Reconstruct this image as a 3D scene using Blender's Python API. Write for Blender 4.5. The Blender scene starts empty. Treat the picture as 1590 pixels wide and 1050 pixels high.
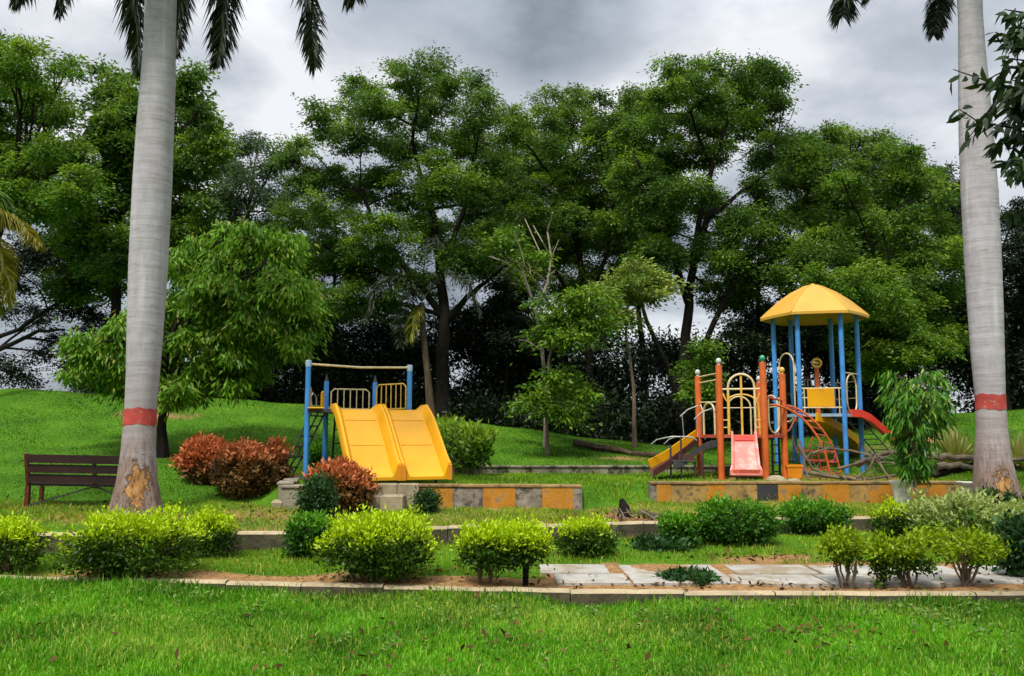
import bpy, math, random
import numpy as np
from mathutils import Vector, Matrix
R = math.radians
rng = np.random.RandomState(7)
random.seed(7)
C = bpy.context.scene.collection
SC = bpy.context.scene

# ------------------------------------------------------------------ camera
F, CX, CY, PITCH, EYE = 1323.0, 795.0, 525.0, R(6.5), 1.6
cam = bpy.data.cameras.new('camera'); co = bpy.data.objects.new('camera', cam); C.objects.link(co)
co.location = (0, 0, EYE); co.rotation_euler = (R(90) + PITCH, 0, 0)
cam.sensor_width = 36.0; cam.lens = 36.0 * F / 1590.0; cam.clip_start = 0.1; cam.clip_end = 3000
SC.camera = co
SC.view_settings.view_transform = 'Standard'; SC.view_settings.look = 'None'
SC.view_settings.exposure = 1.05; SC.view_settings.gamma = 1.0
SC.render.engine = 'CYCLES'
SC.cycles.max_bounces = 5; SC.cycles.diffuse_bounces = 3; SC.cycles.transmission_bounces = 3; SC.cycles.glossy_bounces = 2
SC.cycles.transparent_max_bounces = 4
SC.cycles.use_denoising = True

# ------------------------------------------------------------------ sky and sun
SUN_EL, SUN_AZ = R(58), R(205)      # high, from the left behind the camera, veiled by cloud
w = bpy.data.worlds.new('World'); SC.world = w; w.use_nodes = True
nt = w.node_tree; nt.nodes.clear()
def N(t, kind, **kw):
    n = t.nodes.new(kind)
    for k, v in kw.items():
        if k in n.inputs: n.inputs[k].default_value = v
        else: setattr(n, k, v)
    return n
def math_node(t, op, a, b=None, clamp=False):
    n = t.nodes.new('ShaderNodeMath'); n.operation = op; n.use_clamp = clamp
    for i, v in enumerate((a, b)):
        if v is None: continue
        if isinstance(v, (int, float)): n.inputs[i].default_value = v
        else: t.links.new(v, n.inputs[i])
    return n.outputs[0]
def ramp(t, fac, stops):
    n = t.nodes.new('ShaderNodeValToRGB'); e = n.color_ramp.elements
    while len(e) < len(stops): e.new(0.5)
    for el, (p, c) in zip(e, stops):
        el.position = p; el.color = tuple(c) + (1,) if len(c) == 3 else c
    if fac is not None: t.links.new(fac, n.inputs[0])
    return n.outputs[0]
def mix(t, fac, a, b, blend='MIX'):
    n = t.nodes.new('ShaderNodeMix'); n.data_type = 'RGBA'; n.blend_type = blend
    for i, v in ((0, fac), (6, a), (7, b)):
        if isinstance(v, (int, float)): n.inputs[i].default_value = v
        elif isinstance(v, tuple): n.inputs[i].default_value = v if len(v) == 4 else v + (1,)
        else: t.links.new(v, n.inputs[i])
    return n.outputs[2]
def build_world():
    t = nt
    tc = N(t, 'ShaderNodeTexCoord'); D = tc.outputs['Generated']
    sky = N(t, 'ShaderNodeTexSky'); sky.sky_type = 'NISHITA'; sky.sun_disc = False
    sky.sun_elevation = SUN_EL; sky.sun_rotation = SUN_AZ; sky.dust_density = 2.0
    sep = N(t, 'ShaderNodeSeparateXYZ'); t.links.new(D, sep.inputs[0])
    zc = math_node(t, 'MAXIMUM', sep.outputs[2], 0.0)
    den = math_node(t, 'ADD', zc, 0.25)
    comb = N(t, 'ShaderNodeCombineXYZ')
    t.links.new(math_node(t, 'DIVIDE', sep.outputs[0], den), comb.inputs[0])
    t.links.new(math_node(t, 'DIVIDE', sep.outputs[1], den), comb.inputs[1])
    comb.inputs[2].default_value = 3.7
    n1 = N(t, 'ShaderNodeTexNoise', Scale=1.15, Detail=7.0, Roughness=0.52, Distortion=0.25); t.links.new(comb.outputs[0], n1.inputs['Vector'])
    n2 = N(t, 'ShaderNodeTexNoise', Scale=3.2, Detail=6.0, Roughness=0.55); t.links.new(comb.outputs[0], n2.inputs['Vector'])
    dens = math_node(t, 'SUBTRACT', math_node(t, 'ADD', math_node(t, 'MULTIPLY', n1.outputs[0], 0.95), math_node(t, 'MULTIPLY', n2.outputs[0], 0.50)), 0.225)
    # the big cloud masses of this sky, each in its own direction
    def spot(px, py, power, gain):
        u = (px - CX) / F; v = (CY - py) / F
        d = Vector((u, math.cos(PITCH) - v * math.sin(PITCH), math.sin(PITCH) + v * math.cos(PITCH))).normalized()
        dp = N(t, 'ShaderNodeVectorMath'); dp.operation = 'DOT_PRODUCT'; dp.inputs[1].default_value = d
        t.links.new(D, dp.inputs[0])
        return math_node(t, 'MULTIPLY', math_node(t, 'POWER', math_node(t, 'MAXIMUM', dp.outputs['Value'], 0.0), power), gain)
    for px, py, pw, g in ((640, -70, 90, -0.16), (560, 20, 700, -0.08), (880, 0, 260, -0.17), (950, 40, 900, -0.06), (385, 110, 900, -0.16), (430, 165, 700, 0.18), (400, 55, 1500, 0.14), (560, 95, 420, 0.12), (720, 70, 500, 0.07), (1050, 90, 100, 0.06),
                          (1280, 30, 160, -0.05), (1400, 150, 300, 0.03), (120, 60, 150, -0.03), (1560, 290, 120, 0.07)):
        dens = math_node(t, 'ADD', dens, spot(px, py, pw, g))
    cloud = ramp(t, dens, [(0.30, (0.16, 0.18, 0.21)), (0.41, (0.31, 0.340, 0.385)), (0.53, (0.45, 0.480, 0.525)), (0.67, (0.76, 0.77, 0.79))])
    # an overcast dome is brighter overhead than at the horizon
    up = math_node(t, 'MULTIPLY', math_node(t, 'POWER', math_node(t, 'MAXIMUM', math_node(t, 'SUBTRACT', zc, 0.42), 0.0), 1.0), 5.0)
    gain = math_node(t, 'MULTIPLY', math_node(t, 'ADD', up, 1.0), 4.9)
    sc = N(t, 'ShaderNodeVectorMath'); sc.operation = 'SCALE'
    t.links.new(cloud, sc.inputs[0]); t.links.new(gain, sc.inputs['Scale'])
    col = mix(t, 0.93, sky.outputs[0], sc.outputs[0])
    bg = N(t, 'ShaderNodeBackground', Strength=0.12); t.links.new(col, bg.inputs[0])
    out = N(t, 'ShaderNodeOutputWorld'); t.links.new(bg.outputs[0], out.inputs[0])
build_world()
sl = bpy.data.lights.new('sun', 'SUN'); so = bpy.data.objects.new('sun', sl); C.objects.link(so)
sl.energy = 2.0; sl.angle = R(9); sl.color = (1.0, 0.96, 0.88)
sd = Vector((math.sin(SUN_AZ) * math.cos(SUN_EL), math.cos(SUN_AZ) * math.cos(SUN_EL), math.sin(SUN_EL)))
so.rotation_euler = sd.to_track_quat('Z', 'Y').to_euler()

# ------------------------------------------------------------------ helpers
def at(px, py, d):
    """the point at world depth y = d seen at pixel (px, py) of the photograph"""
    u = (px - CX) / F; v = (CY - py) / F
    dy = math.cos(PITCH) - v * math.sin(PITCH); dz = math.sin(PITCH) + v * math.cos(PITCH)
    return Vector((u * d / dy, d, EYE + dz * d / dy))
def wide(px, d): return px * d / F            # metres across for a width in pixels
def tag(o, label, cat, group=None, kind=None):
    if label: o['label'] = label
    if cat: o['category'] = cat
    if group: o['group'] = group
    if kind: o['kind'] = kind
    return o
def thing(name, label, cat, loc=(0, 0, 0), rz=0.0, group=None):
    o = bpy.data.objects.new(name, None); C.objects.link(o); o.empty_display_size = 0.2
    o.location = loc; o.rotation_euler = (0, 0, rz)
    return tag(o, label, cat, group)
class MB:
    def __init__(s): s.v = []; s.f = []; s.m = []; s.mi = 0
    def add(s, vs, fs):
        b = len(s.v); s.v += [tuple(p) for p in vs]
        for f in fs: s.f.append(tuple(b + i for i in f)); s.m.append(s.mi)
    def box(s, c, size, rz=0.0, M=None, bev=0.0):
        x, y, z = (q / 2 for q in size); c = Vector(c)
        if bev > 0:
            vs = []; b = bev
            for sz in (-1, 1):
                for (sx, sy) in ((-1, -1), (1, -1), (1, 1), (-1, 1)): pass
            prof = [(-z, b), (-z + b, 0), (z - b, 0), (z, b)]
            for zz, ins in prof:
                for (sx, sy) in ((-1, -1), (1, -1), (1, 1), (-1, 1)):
                    vs.append(Vector((sx * (x - ins), sy * (y - ins), zz)))
            fs = [(3, 2, 1, 0), (12, 13, 14, 15)]
            for k in range(3):
                for i in range(4):
                    j = (i + 1) % 4; fs.append((k * 4 + i, k * 4 + j, k * 4 + 4 + j, k * 4 + 4 + i))
        else:
            vs = [Vector((a, b, d)) for d in (-z, z) for (a, b) in ((-x, -y), (x, -y), (x, y), (-x, y))]
            fs = [(3, 2, 1, 0), (4, 5, 6, 7), (0, 1, 5, 4), (1, 2, 6, 5), (2, 3, 7, 6), (3, 0, 4, 7)]
        Q = M if M is not None else Matrix.Rotation(rz, 3, 'Z')
        s.add([c + Q @ p for p in vs], fs)
    def bar(s, a, b, wd, th, up=(0, 0, 1)):
        a = Vector(a); b = Vector(b); z = (b - a); L = z.length; z.normalize()
        x = z.cross(Vector(up))
        if x.length < 1e-4: x = z.cross(Vector((1, 0, 0)))
        x.normalize(); y = x.cross(z)
        M = Matrix((x, y, z)).transposed()
        s.box((a + b) / 2, (wd, th, L), M=M)
    def tube(s, pts, r, n=8, caps=True, jit=0.0):
        P = [Vector(p) for p in pts]; k = len(P)
        rs = r if isinstance(r, (list, tuple)) else [r] * k
        t0 = (P[1] - P[0]).normalized()
        ref = Vector((0, 0, 1)) if abs(t0.z) < 0.9 else Vector((1, 0, 0))
        x = t0.cross(ref).normalized()
        vs = []
        for i in range(k):
            t = (P[min(i + 1, k - 1)] - P[max(i - 1, 0)]).normalized()
            x = (x - t * x.dot(t))
            if x.length < 1e-5: x = t.orthogonal()
            x.normalize(); y = t.cross(x)
            for j in range(n):
                a = 2 * math.pi * j / n
                q = rs[i] * (1 + (random.uniform(-jit, jit) if jit else 0))
                vs.append(P[i] + x * math.cos(a) * q + y * math.sin(a) * q)
        fs = []
        for i in range(k - 1):
            for j in range(n):
                l = (j + 1) % n; fs.append((i * n + j, i * n + l, i * n + n + l, i * n + n + j))
        if caps: fs.append(tuple(range(n - 1, -1, -1))); fs.append(tuple((k - 1) * n + j for j in range(n)))
        s.add(vs, fs)
    def lathe(s, c, prof, n=24, fn=None, cap=True):
        c = Vector(c); vs = []
        for (r, z) in prof:
            for j in range(n):
                a = 2 * math.pi * j / n; q = r * (fn(a, z) if fn else 1)
                vs.append(c + Vector((q * math.cos(a), q * math.sin(a), z)))
        k = len(prof); fs = []
        for i in range(k - 1):
            for j in range(n):
                l = (j + 1) % n; fs.append((i * n + j, i * n + l, i * n + n + l, i * n + n + j))
        if cap: fs.append(tuple(range(n - 1, -1, -1))); fs.append(tuple((k - 1) * n + j for j in range(n)))
        s.add(vs, fs)
    def ball(s, c, r, n=12, sq=1.0):
        k = 8; s.lathe(c, [(max(r * math.sin(math.pi * i / k), 0.0005), -r * sq * math.cos(math.pi * i / k)) for i in range(k + 1)], n)
    def build(s, name, mats, parent=None, origin=None, smooth=True, auto=35):
        me = bpy.data.meshes.new(name)
        o0 = Vector(origin) if origin is not None else Vector((0, 0, 0))
        me.from_pydata([tuple(Vector(v) - o0) for v in s.v], [], s.f)
        mats = mats if isinstance(mats, (list, tuple)) else [mats]
        for m in mats: me.materials.append(m)
        if len(mats) > 1: me.polygons.foreach_set('material_index', s.m)
        o = bpy.data.objects.new(name, me); C.objects.link(o)
        if smooth:
            me.polygons.foreach_set('use_smooth', [True] * len(me.polygons))
            try: me.set_sharp_from_angle(angle=R(auto))
            except Exception: pass
        me.update()
        if parent is not None: o.parent = parent
        elif origin is not None: o.location = o0
        return o
def np_mesh(name, V, Fq, mats, parent=None, attr=None, loc=None, midx=None):
    """big mesh from arrays: V (n,3), Fq (m,k) faces all of k corners"""
    me = bpy.data.meshes.new(name); m, k = Fq.shape
    me.vertices.add(len(V)); me.vertices.foreach_set('co', V.astype(np.float32).ravel())
    me.loops.add(m * k); me.loops.foreach_set('vertex_index', Fq.astype(np.int32).ravel())
    me.polygons.add(m); me.polygons.foreach_set('loop_start', np.arange(0, m * k, k, dtype=np.int32))
    try: me.polygons.foreach_set('loop_total', np.full(m, k, dtype=np.int32))
    except Exception: pass
    for q in (mats if isinstance(mats, (list, tuple)) else [mats]): me.materials.append(q)
    if midx is not None: me.polygons.foreach_set('material_index', midx.astype(np.int32))
    if attr is not None:
        for an, av in attr.items():
            A = me.attributes.new(an, 'FLOAT', 'POINT'); A.data.foreach_set('value', av.astype(np.float32))
    me.update(calc_edges=True)
    o = bpy.data.objects.new(name, me); C.objects.link(o)
    if parent is not None: o.parent = parent
    if loc is not None: o.location = loc
    return o
def unit(A): return A / np.maximum(np.linalg.norm(A, axis=1, keepdims=True), 1e-9)
def leaf_arrays(P, D, Nn, L, W, fold=0.15, droop=0.1):
    """each leaf a folded four-cornered blade"""
    D = unit(D); S = unit(np.cross(D, Nn)); Nn = np.cross(S, D)
    L = np.asarray(L).reshape(-1, 1) * np.ones((len(P), 1)); W = np.asarray(W).reshape(-1, 1) * np.ones((len(P), 1))
    V = np.empty((len(P), 4, 3))
    V[:, 0] = P
    mid = P + D * L * 0.48 + Nn * W * fold
    V[:, 1] = mid + S * W * 0.5; V[:, 3] = mid - S * W * 0.5
    V[:, 2] = P + D * L - Nn * L * droop
    return V.reshape(-1, 3), np.arange(len(P) * 4).reshape(-1, 4)
def leaf6_arrays(P, D, Nn, L, W, fold=0.15, droop=0.15):
    D = unit(D); S = unit(np.cross(D, Nn)); Nn = np.cross(S, D)
    L = np.asarray(L).reshape(-1, 1) * np.ones((len(P), 1)); W = np.asarray(W).reshape(-1, 1) * np.ones((len(P), 1))
    V = np.empty((len(P), 6, 3)); V[:, 0] = P
    for k, (t, wv, dz) in enumerate(((.28, .42, .0), (.66, .40, -.35))):
        mid = P + D * L * t + Nn * W * fold + Nn * L * droop * dz
        V[:, 1 + k] = mid + S * W * wv; V[:, 5 - k] = mid - S * W * wv
    V[:, 3] = P + D * L - Nn * L * droop
    return V.reshape(-1, 3), np.arange(len(P) * 6).reshape(-1, 6)
def rnd_dirs(n): return unit(rng.normal(size=(n, 3)))

# ------------------------------------------------------------------ materials
MATS = {}
def principled(name):
    m = bpy.data.materials.new(name); m.use_nodes = True; t = m.node_tree
    b = t.nodes['Principled BSDF']; return m, t, b
def surf(name, col, rough=0.6, var=0.25, scale=6.0, col2=None, spots=None, spot_scale=14.0, spot_lo=0.58, bump=0.0, bump_scale=40.0, metal=0.0, spec=0.4, stretch=None):
    m, t, b = principled(name)
    tc = N(t, 'ShaderNodeTexCoord'); vec = tc.outputs['Object']
    if stretch:
        mp = N(t, 'ShaderNodeMapping'); mp.inputs['Scale'].default_value = stretch; t.links.new(vec, mp.inputs[0]); vec = mp.outputs[0]
    n = N(t, 'ShaderNodeTexNoise', Scale=scale, Detail=5.0, Roughness=0.6); t.links.new(vec, n.inputs['Vector'])
    c2 = col2 or tuple(max(0.0, q * (1 - var)) for q in col); c1 = tuple(min(1.0, q * (1 + var * 0.6)) for q in col) if col2 is None else col
    c = ramp(t, n.outputs[0], [(0.32, c2), (0.68, c1)])
    if spots:
        s = N(t, 'ShaderNodeTexNoise', Scale=spot_scale, Detail=6.0, Roughness=0.7); t.links.new(vec, s.inputs['Vector'])
        f = ramp(t, s.outputs[0], [(spot_lo, (0, 0, 0)), (spot_lo + 0.10, (1, 1, 1))])
        c = mix(t, f, c, spots)
    t.links.new(c, b.inputs['Base Color'])
    b.inputs['Roughness'].default_value = rough; b.inputs['Metallic'].default_value = metal
    b.inputs['Specular IOR Level'].default_value = spec
    if bump:
        bn = N(t, 'ShaderNodeTexNoise', Scale=bump_scale, Detail=5.0, Roughness=0.65); t.links.new(vec, bn.inputs['Vector'])
        bp = N(t, 'ShaderNodeBump', Strength=bump, Distance=0.02); t.links.new(bn.outputs[0], bp.inputs['Height']); t.links.new(bp.outputs[0], b.inputs['Normal'])
    MATS[name] = m; return m
def leafmat(name, dark, light, tip=None, trans=0.3, rough=0.5, gloss=0.25, patch=0.6, pw=0.9):
    """leaf colour differs leaf by leaf and in patches; 'tint' marks the young growth"""
    m, t, b = principled(name)
    g = N(t, 'ShaderNodeNewGeometry')
    tc = N(t, 'ShaderNodeTexCoord')
    n = N(t, 'ShaderNodeTexNoise', Scale=patch, Detail=2.0); t.links.new(tc.outputs['Object'], n.inputs['Vector'])
    f = math_node(t, 'ADD', math_node(t, 'MULTIPLY', g.outputs['Random Per Island'], 0.6), math_node(t, 'MULTIPLY', n.outputs[0], pw))
    c = ramp(t, math_node(t, 'SUBTRACT', f, pw * .5 - .20), [(0.15, dark), (0.85, light)])
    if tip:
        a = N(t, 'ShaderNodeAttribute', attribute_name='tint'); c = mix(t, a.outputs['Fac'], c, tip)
    t.links.new(c, b.inputs['Base Color']); b.inputs['Roughness'].default_value = rough
    b.inputs['Specular IOR Level'].default_value = gloss
    tr = N(t, 'ShaderNodeBsdfTranslucent'); t.links.new(mix(t, 1.0, c, (1.0, 1.0, 0.45), 'MULTIPLY'), tr.inputs[0])
    ms = N(t, 'ShaderNodeMixShader'); ms.inputs[0].default_value = trans
    t.links.new(b.outputs[0], ms.inputs[1]); t.links.new(tr.outputs[0], ms.inputs[2])
    t.links.new(ms.outputs[0], t.nodes['Material Output'].inputs[0])
    MATS[name] = m; return m
YEL = surf('yellow_fibreglass', (0.70, 0.33, 0.006), 0.38, 0.14, 1.5, spec=0.25, spots=(0.48, 0.23, 0.02), spot_scale=5, spot_lo=0.62)
YELD = surf('ochre_fibreglass', (0.70, 0.26, 0.012), 0.4, 0.15, 3)
CANOPY = surf('canopy_yellow', (0.56, 0.31, 0.035), 0.5, 0.12, 2.0, spots=(0.42, 0.25, 0.05), spot_scale=4, spot_lo=0.66)
BLUE = surf('blue_paint', (0.055, 0.26, 0.62), 0.42, 0.2, 5, spots=(0.13, 0.20, 0.26), spot_scale=16, spot_lo=0.64)
PALEB = surf('faded_blue_cap', (0.30, 0.42, 0.52), 0.5, 0.2, 6)
ORANGE = surf('orange_paint', (0.62, 0.13, 0.025), 0.42, 0.25, 4, spots=(0.30, 0.09, 0.05), spot_scale=12, spot_lo=0.60)
RED = surf('red_fibreglass', (0.62, 0.045, 0.022), 0.35, 0.15, 3)
PINK = surf('faded_pink_fibreglass', (0.68, 0.20, 0.16), 0.4, 0.2, 3, spots=(0.75, 0.36, 0.30), spot_scale=3, spot_lo=0.52)
REDOR = surf('faded_red_paint', (0.50, 0.085, 0.045), 0.5, 0.3, 6, spots=(0.33, 0.15, 0.12), spot_scale=18, spot_lo=0.58)
CREAM = surf('cream_rail_paint', (0.66, 0.52, 0.28), 0.45, 0.25, 8, spots=(0.30, 0.22, 0.14), spot_scale=20, spot_lo=0.6)
YRAIL = surf('yellow_rail_paint', (0.70, 0.42, 0.06), 0.45, 0.25, 8, spots=(0.45, 0.36, 0.22), spot_scale=20, spot_lo=0.58)
STEEL = surf('dull_galvanised_steel', (0.36, 0.36, 0.33), 0.45, 0.3, 10, metal=0.4)
DKMET = surf('dark_painted_steel', (0.035, 0.035, 0.04), 0.5, 0.3, 10)
DECK = surf('dark_deck_plate', (0.06, 0.055, 0.06), 0.6, 0.3, 6)
MAROON = surf('maroon_fibreglass', (0.085, 0.028, 0.022), 0.5, 0.3, 5)
BENCH = surf('maroon_bench_paint', (0.030, 0.008, 0.008), 0.45, 0.35, 9)
BENCHP = surf('rusty_red_post', (0.12, 0.022, 0.014), 0.5, 0.35, 8)
GREENK = surf('green_knob', (0.05, 0.32, 0.16), 0.4, 0.2, 9)
WHITEK = surf('whitish_knob', (0.50, 0.52, 0.48), 0.5, 0.2, 9)
CONC = surf('weathered_concrete', (0.27, 0.235, 0.17), 0.9, 0.4, 3, spots=(0.07, 0.06, 0.045), spot_scale=5, spot_lo=0.55, bump=0.5, bump_scale=25)
STONE = surf('buff_stone_step', (0.31, 0.255, 0.155), 0.9, 0.3, 4, spots=(0.12, 0.10, 0.07), spot_scale=6, spot_lo=0.58, bump=0.5, bump_scale=20)
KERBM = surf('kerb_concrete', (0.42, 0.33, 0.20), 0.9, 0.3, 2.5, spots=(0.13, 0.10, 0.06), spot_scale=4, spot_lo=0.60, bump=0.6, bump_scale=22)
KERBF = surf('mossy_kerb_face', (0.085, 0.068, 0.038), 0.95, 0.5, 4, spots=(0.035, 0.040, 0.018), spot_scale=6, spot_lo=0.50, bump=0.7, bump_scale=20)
PAVE = surf('grey_paving', (0.37, 0.345, 0.30), 0.85, 0.30, 2.2, spots=(0.25, 0.20, 0.13), spot_scale=2.0, spot_lo=0.50, bump=0.4, bump_scale=18)
WPY = surf('worn_yellow_wall_paint', (0.48, 0.20, 0.012), 0.8, 0.3, 5, spots=(0.24, 0.16, 0.07), spot_scale=5, spot_lo=0.53, bump=0.4)
WPB = surf('buff_worn_wall', (0.34, 0.215, 0.060), 0.85, 0.35, 5, spots=(0.10, 0.075, 0.045), spot_scale=7, spot_lo=0.52, bump=0.4)
WPG = surf('grey_worn_black_wall_paint', (0.24, 0.20, 0.15), 0.85, 0.5, 5, spots=(0.07, 0.06, 0.05), spot_scale=8, spot_lo=0.5, bump=0.4)
WPK = surf('black_wall_paint', (0.030, 0.032, 0.035), 0.7, 0.3, 6, spots=(0.08, 0.075, 0.06), spot_scale=9, spot_lo=0.58, bump=0.3)
BARK = surf('dark_bark', (0.020, 0.016, 0.013), 0.95, 0.5, 3, bump=0.8, bump_scale=14, stretch=(3, 3, 0.7), spec=0.1)
BARKL = surf('brown_bark', (0.19, 0.14, 0.095), 0.95, 0.45, 4, bump=0.8, bump_scale=14, stretch=(3, 3, 0.7), spec=0.1)
BARKM = surf('mid_brown_bark', (0.085, 0.062, 0.042), 0.95, 0.5, 4, bump=0.8, bump_scale=14, stretch=(3, 3, 0.7), spec=0.1)
DEADW = surf('bleached_dead_wood', (0.34, 0.27, 0.23), 0.9, 0.4, 5, bump=0.5, spec=0.1)
DRYW = surf('grey_dry_wood', (0.15, 0.118, 0.085), 0.95, 0.5, 5, bump=0.6, bump_scale=30, spec=0.1)
POTM = surf('white_concrete_pot', (0.66, 0.64, 0.58), 0.85, 0.2, 5, spots=(0.32, 0.30, 0.24), spot_scale=8, spot_lo=0.60, bump=0.3)
TERRA = surf('terracotta', (0.44, 0.13, 0.06), 0.85, 0.2, 6)
L_TREE = leafmat('tree_leaf', (0.022, 0.062, 0.012), (0.110, 0.220, 0.026), tip=(0.30, 0.48, 0.03), trans=0.4)  # tip also carries the painted lit tops of the crown lobes
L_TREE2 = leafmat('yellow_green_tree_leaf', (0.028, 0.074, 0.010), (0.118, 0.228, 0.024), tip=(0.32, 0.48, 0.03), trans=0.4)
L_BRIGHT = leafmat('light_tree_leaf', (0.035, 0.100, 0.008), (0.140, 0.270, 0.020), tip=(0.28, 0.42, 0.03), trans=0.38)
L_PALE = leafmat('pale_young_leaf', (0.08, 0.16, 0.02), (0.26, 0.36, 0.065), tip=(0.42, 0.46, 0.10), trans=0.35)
L_GREY = leafmat('far_tree_leaf', (0.030, 0.062, 0.030), (0.085, 0.140, 0.060), trans=0.4)
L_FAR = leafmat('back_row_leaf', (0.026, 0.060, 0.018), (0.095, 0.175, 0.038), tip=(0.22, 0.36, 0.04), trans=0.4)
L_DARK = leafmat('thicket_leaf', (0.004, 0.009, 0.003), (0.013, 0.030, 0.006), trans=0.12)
L_WEEP = leafmat('weeping_leaf', (0.050, 0.150, 0.006), (0.190, 0.380, 0.014), tip=(0.34, 0.30, 0.06), trans=0.3)
L_HEDGE = leafmat('hedge_leaf', (0.008, 0.026, 0.002), (0.075, 0.165, 0.006), tip=(0.54, 0.74, 0.006), trans=0.3, patch=3)
L_HEDGEG = leafmat('green_hedge_leaf', (0.014, 0.055, 0.005), (0.055, 0.170, 0.010), tip=(0.13, 0.36, 0.012), trans=0.3, patch=3)
L_VARI = leafmat('pale_shrub_leaf', (0.05, 0.13, 0.02), (0.20, 0.32, 0.05), tip=(0.42, 0.48, 0.16), trans=0.3, patch=3)
L_RED = leafmat('copper_leaf', (0.040, 0.036, 0.010), (0.24, 0.110, 0.026), tip=(0.68, 0.190, 0.070), trans=0.2, patch=3)
L_DKSH = leafmat('dark_shrub_leaf', (0.010, 0.038, 0.010), (0.045, 0.120, 0.026), trans=0.2, patch=3)
L_ASHOKA = leafmat('glossy_long_leaf', (0.022, 0.100, 0.006), (0.090, 0.280, 0.014), tip=(0.40, 0.46, 0.07), trans=0.25, gloss=0.3, rough=0.45)
L_NEAR = leafmat('near_twig_leaf', (0.010, 0.022, 0.008), (0.040, 0.075, 0.020), trans=0.3)
L_FROND = leafmat('palm_leaflet', (0.010, 0.016, 0.008), (0.042, 0.056, 0.022), trans=0.15)
L_YFROND = leafmat('yellowing_leaflet', (0.08, 0.11, 0.010), (0.34, 0.28, 0.025), trans=0.3)
L_AGAVE = leafmat('striped_blade', (0.20, 0.27, 0.06), (0.55, 0.50, 0.17), trans=0.15)
L_DRY = leafmat('dry_leaf', (0.022, 0.012, 0.006), (0.15, 0.085, 0.035), trans=0.1, gloss=0.03, rough=0.9)
L_GRASS = leafmat('grass_blade', (0.045, 0.165, 0.004), (0.145, 0.410, 0.010), tip=(0.40, 0.48, 0.07), trans=0.3, patch=1.1, pw=2.4)
L_BANK = leafmat('shaded_bank_blade', (0.034, 0.105, 0.005), (0.105, 0.225, 0.010), tip=(0.20, 0.24, 0.04), trans=0.3, patch=0.45, pw=2.6)  # darker than the lawn grasses: partial tree shade put into the colour
L_GRASS2 = leafmat('short_grass_blade', (0.075, 0.185, 0.006), (0.240, 0.410, 0.016), tip=(0.42, 0.37, 0.06), trans=0.3, patch=0.9, pw=1.8)

# ------------------------------------------------------------------ ground
def interp(x, pts):
    xs, ys = zip(*pts); return float(np.interp(x, xs, ys))
def _p(px, d, z): return ((px - CX) / F * d, d, z)
K1P = [(-40, 9.6), (-6.2, 9.05), (-3.2, 8.62), (-1.3, 8.38), (0.4, 8.10), (2.6, 8.02), (6, 7.98), (40, 7.9)]
K2P = [(-40, 9.6), (-6, 10.55), (-3, 10.85), (0, 11.6), (2, 12.1), (5, 12.8), (7, 13.2), (40, 15)]
K3P = [(-40, 13.6), (-3.9, 13.6), (1.1, 13.35), (2.2, 14.4), (2.3, 14.62), (8, 14.7), (40, 15)]
CRP = [(-60, 3.2), (-13.2, 2.8), (-9, 2.62), (-5.4, 2.40), (-1.6, 2.0), (1.7, 1.55), (4.2, 1.30), (8.4, 1.55), (11.7, 2.15), (16, 2.4), (60, 2.4)]
def K1(x): return interp(x, K1P)
def K2(x): return interp(x, K2P)
def K3(x): return interp(x, K3P)
def sst(a, b, x):
    t = min(1, max(0, (x - a) / (b - a))); return t * t * (3 - 2 * t)
def profile(x):
    play = sst(-4.05, -3.62, x) * (1 - sst(7.4, 9.0, x))
    gap = sst(1.1, 1.4, x) * (1 - sst(2.15, 2.4, x))
    cr = interp(x, CRP); k3 = K3(x)
    hill = lambda y: 0.38 + (cr - 0.38) * max(0, (y - 11.3) / 11.2) ** 1.5
    zb = 0.47 * play + (1 - play) * hill(k3)
    za = 0.77 * play + (1 - play) * (hill(k3 + 0.06))
    k4 = 17.8
    z4 = 0.80 * play + (1 - play) * hill(k4)
    z4b = 0.94 * play + (1 - play) * hill(k4 + .06)
    return [(-30, -0.1), (3, 0.0), (K1(x) - .45, front(x) * .8), (K1(x) + 0.02, front(x)), (K1(x) + .06, 0.15), (K2(x), 0.18), (K2(x) + .06, 0.36), (k3, zb), (k3 + .06 + gap * .9, za),
            (k4, z4), (k4 + .06, z4b), (22.5, cr), (25, cr - 0.05), (38, 0.4), (120, -0.5), (2500, -2.0)]
_PC = {}
def bump_at(x, y): return .012 * (math.sin(x * 2.3 + y * 1.1) + math.sin(x * 0.9 - y * 2.7) + .7 * math.sin(5.1 * x + 3.3 * y)) * sst(3, 4, y) * (1 - sst(26, 30, y))
def front(x): return interp(x, [(-40, .15), (-3.4, .15), (-2.7, .07), (-1.2, .05), (-.6, .10), (.1, .10), (.5, .06), (2, .065), (40, .06)])
def gz(x, y):
    k = round(x * 16)
    if k not in _PC: _PC[k] = tuple(zip(*profile(k / 16)))
    return float(np.interp(y, *_PC[k])) + bump_at(x, y)
def _gz_old(x, y):
    p = profile(x); return float(np.interp(y, [a for a, b in p], [b for a, b in p]))
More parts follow.
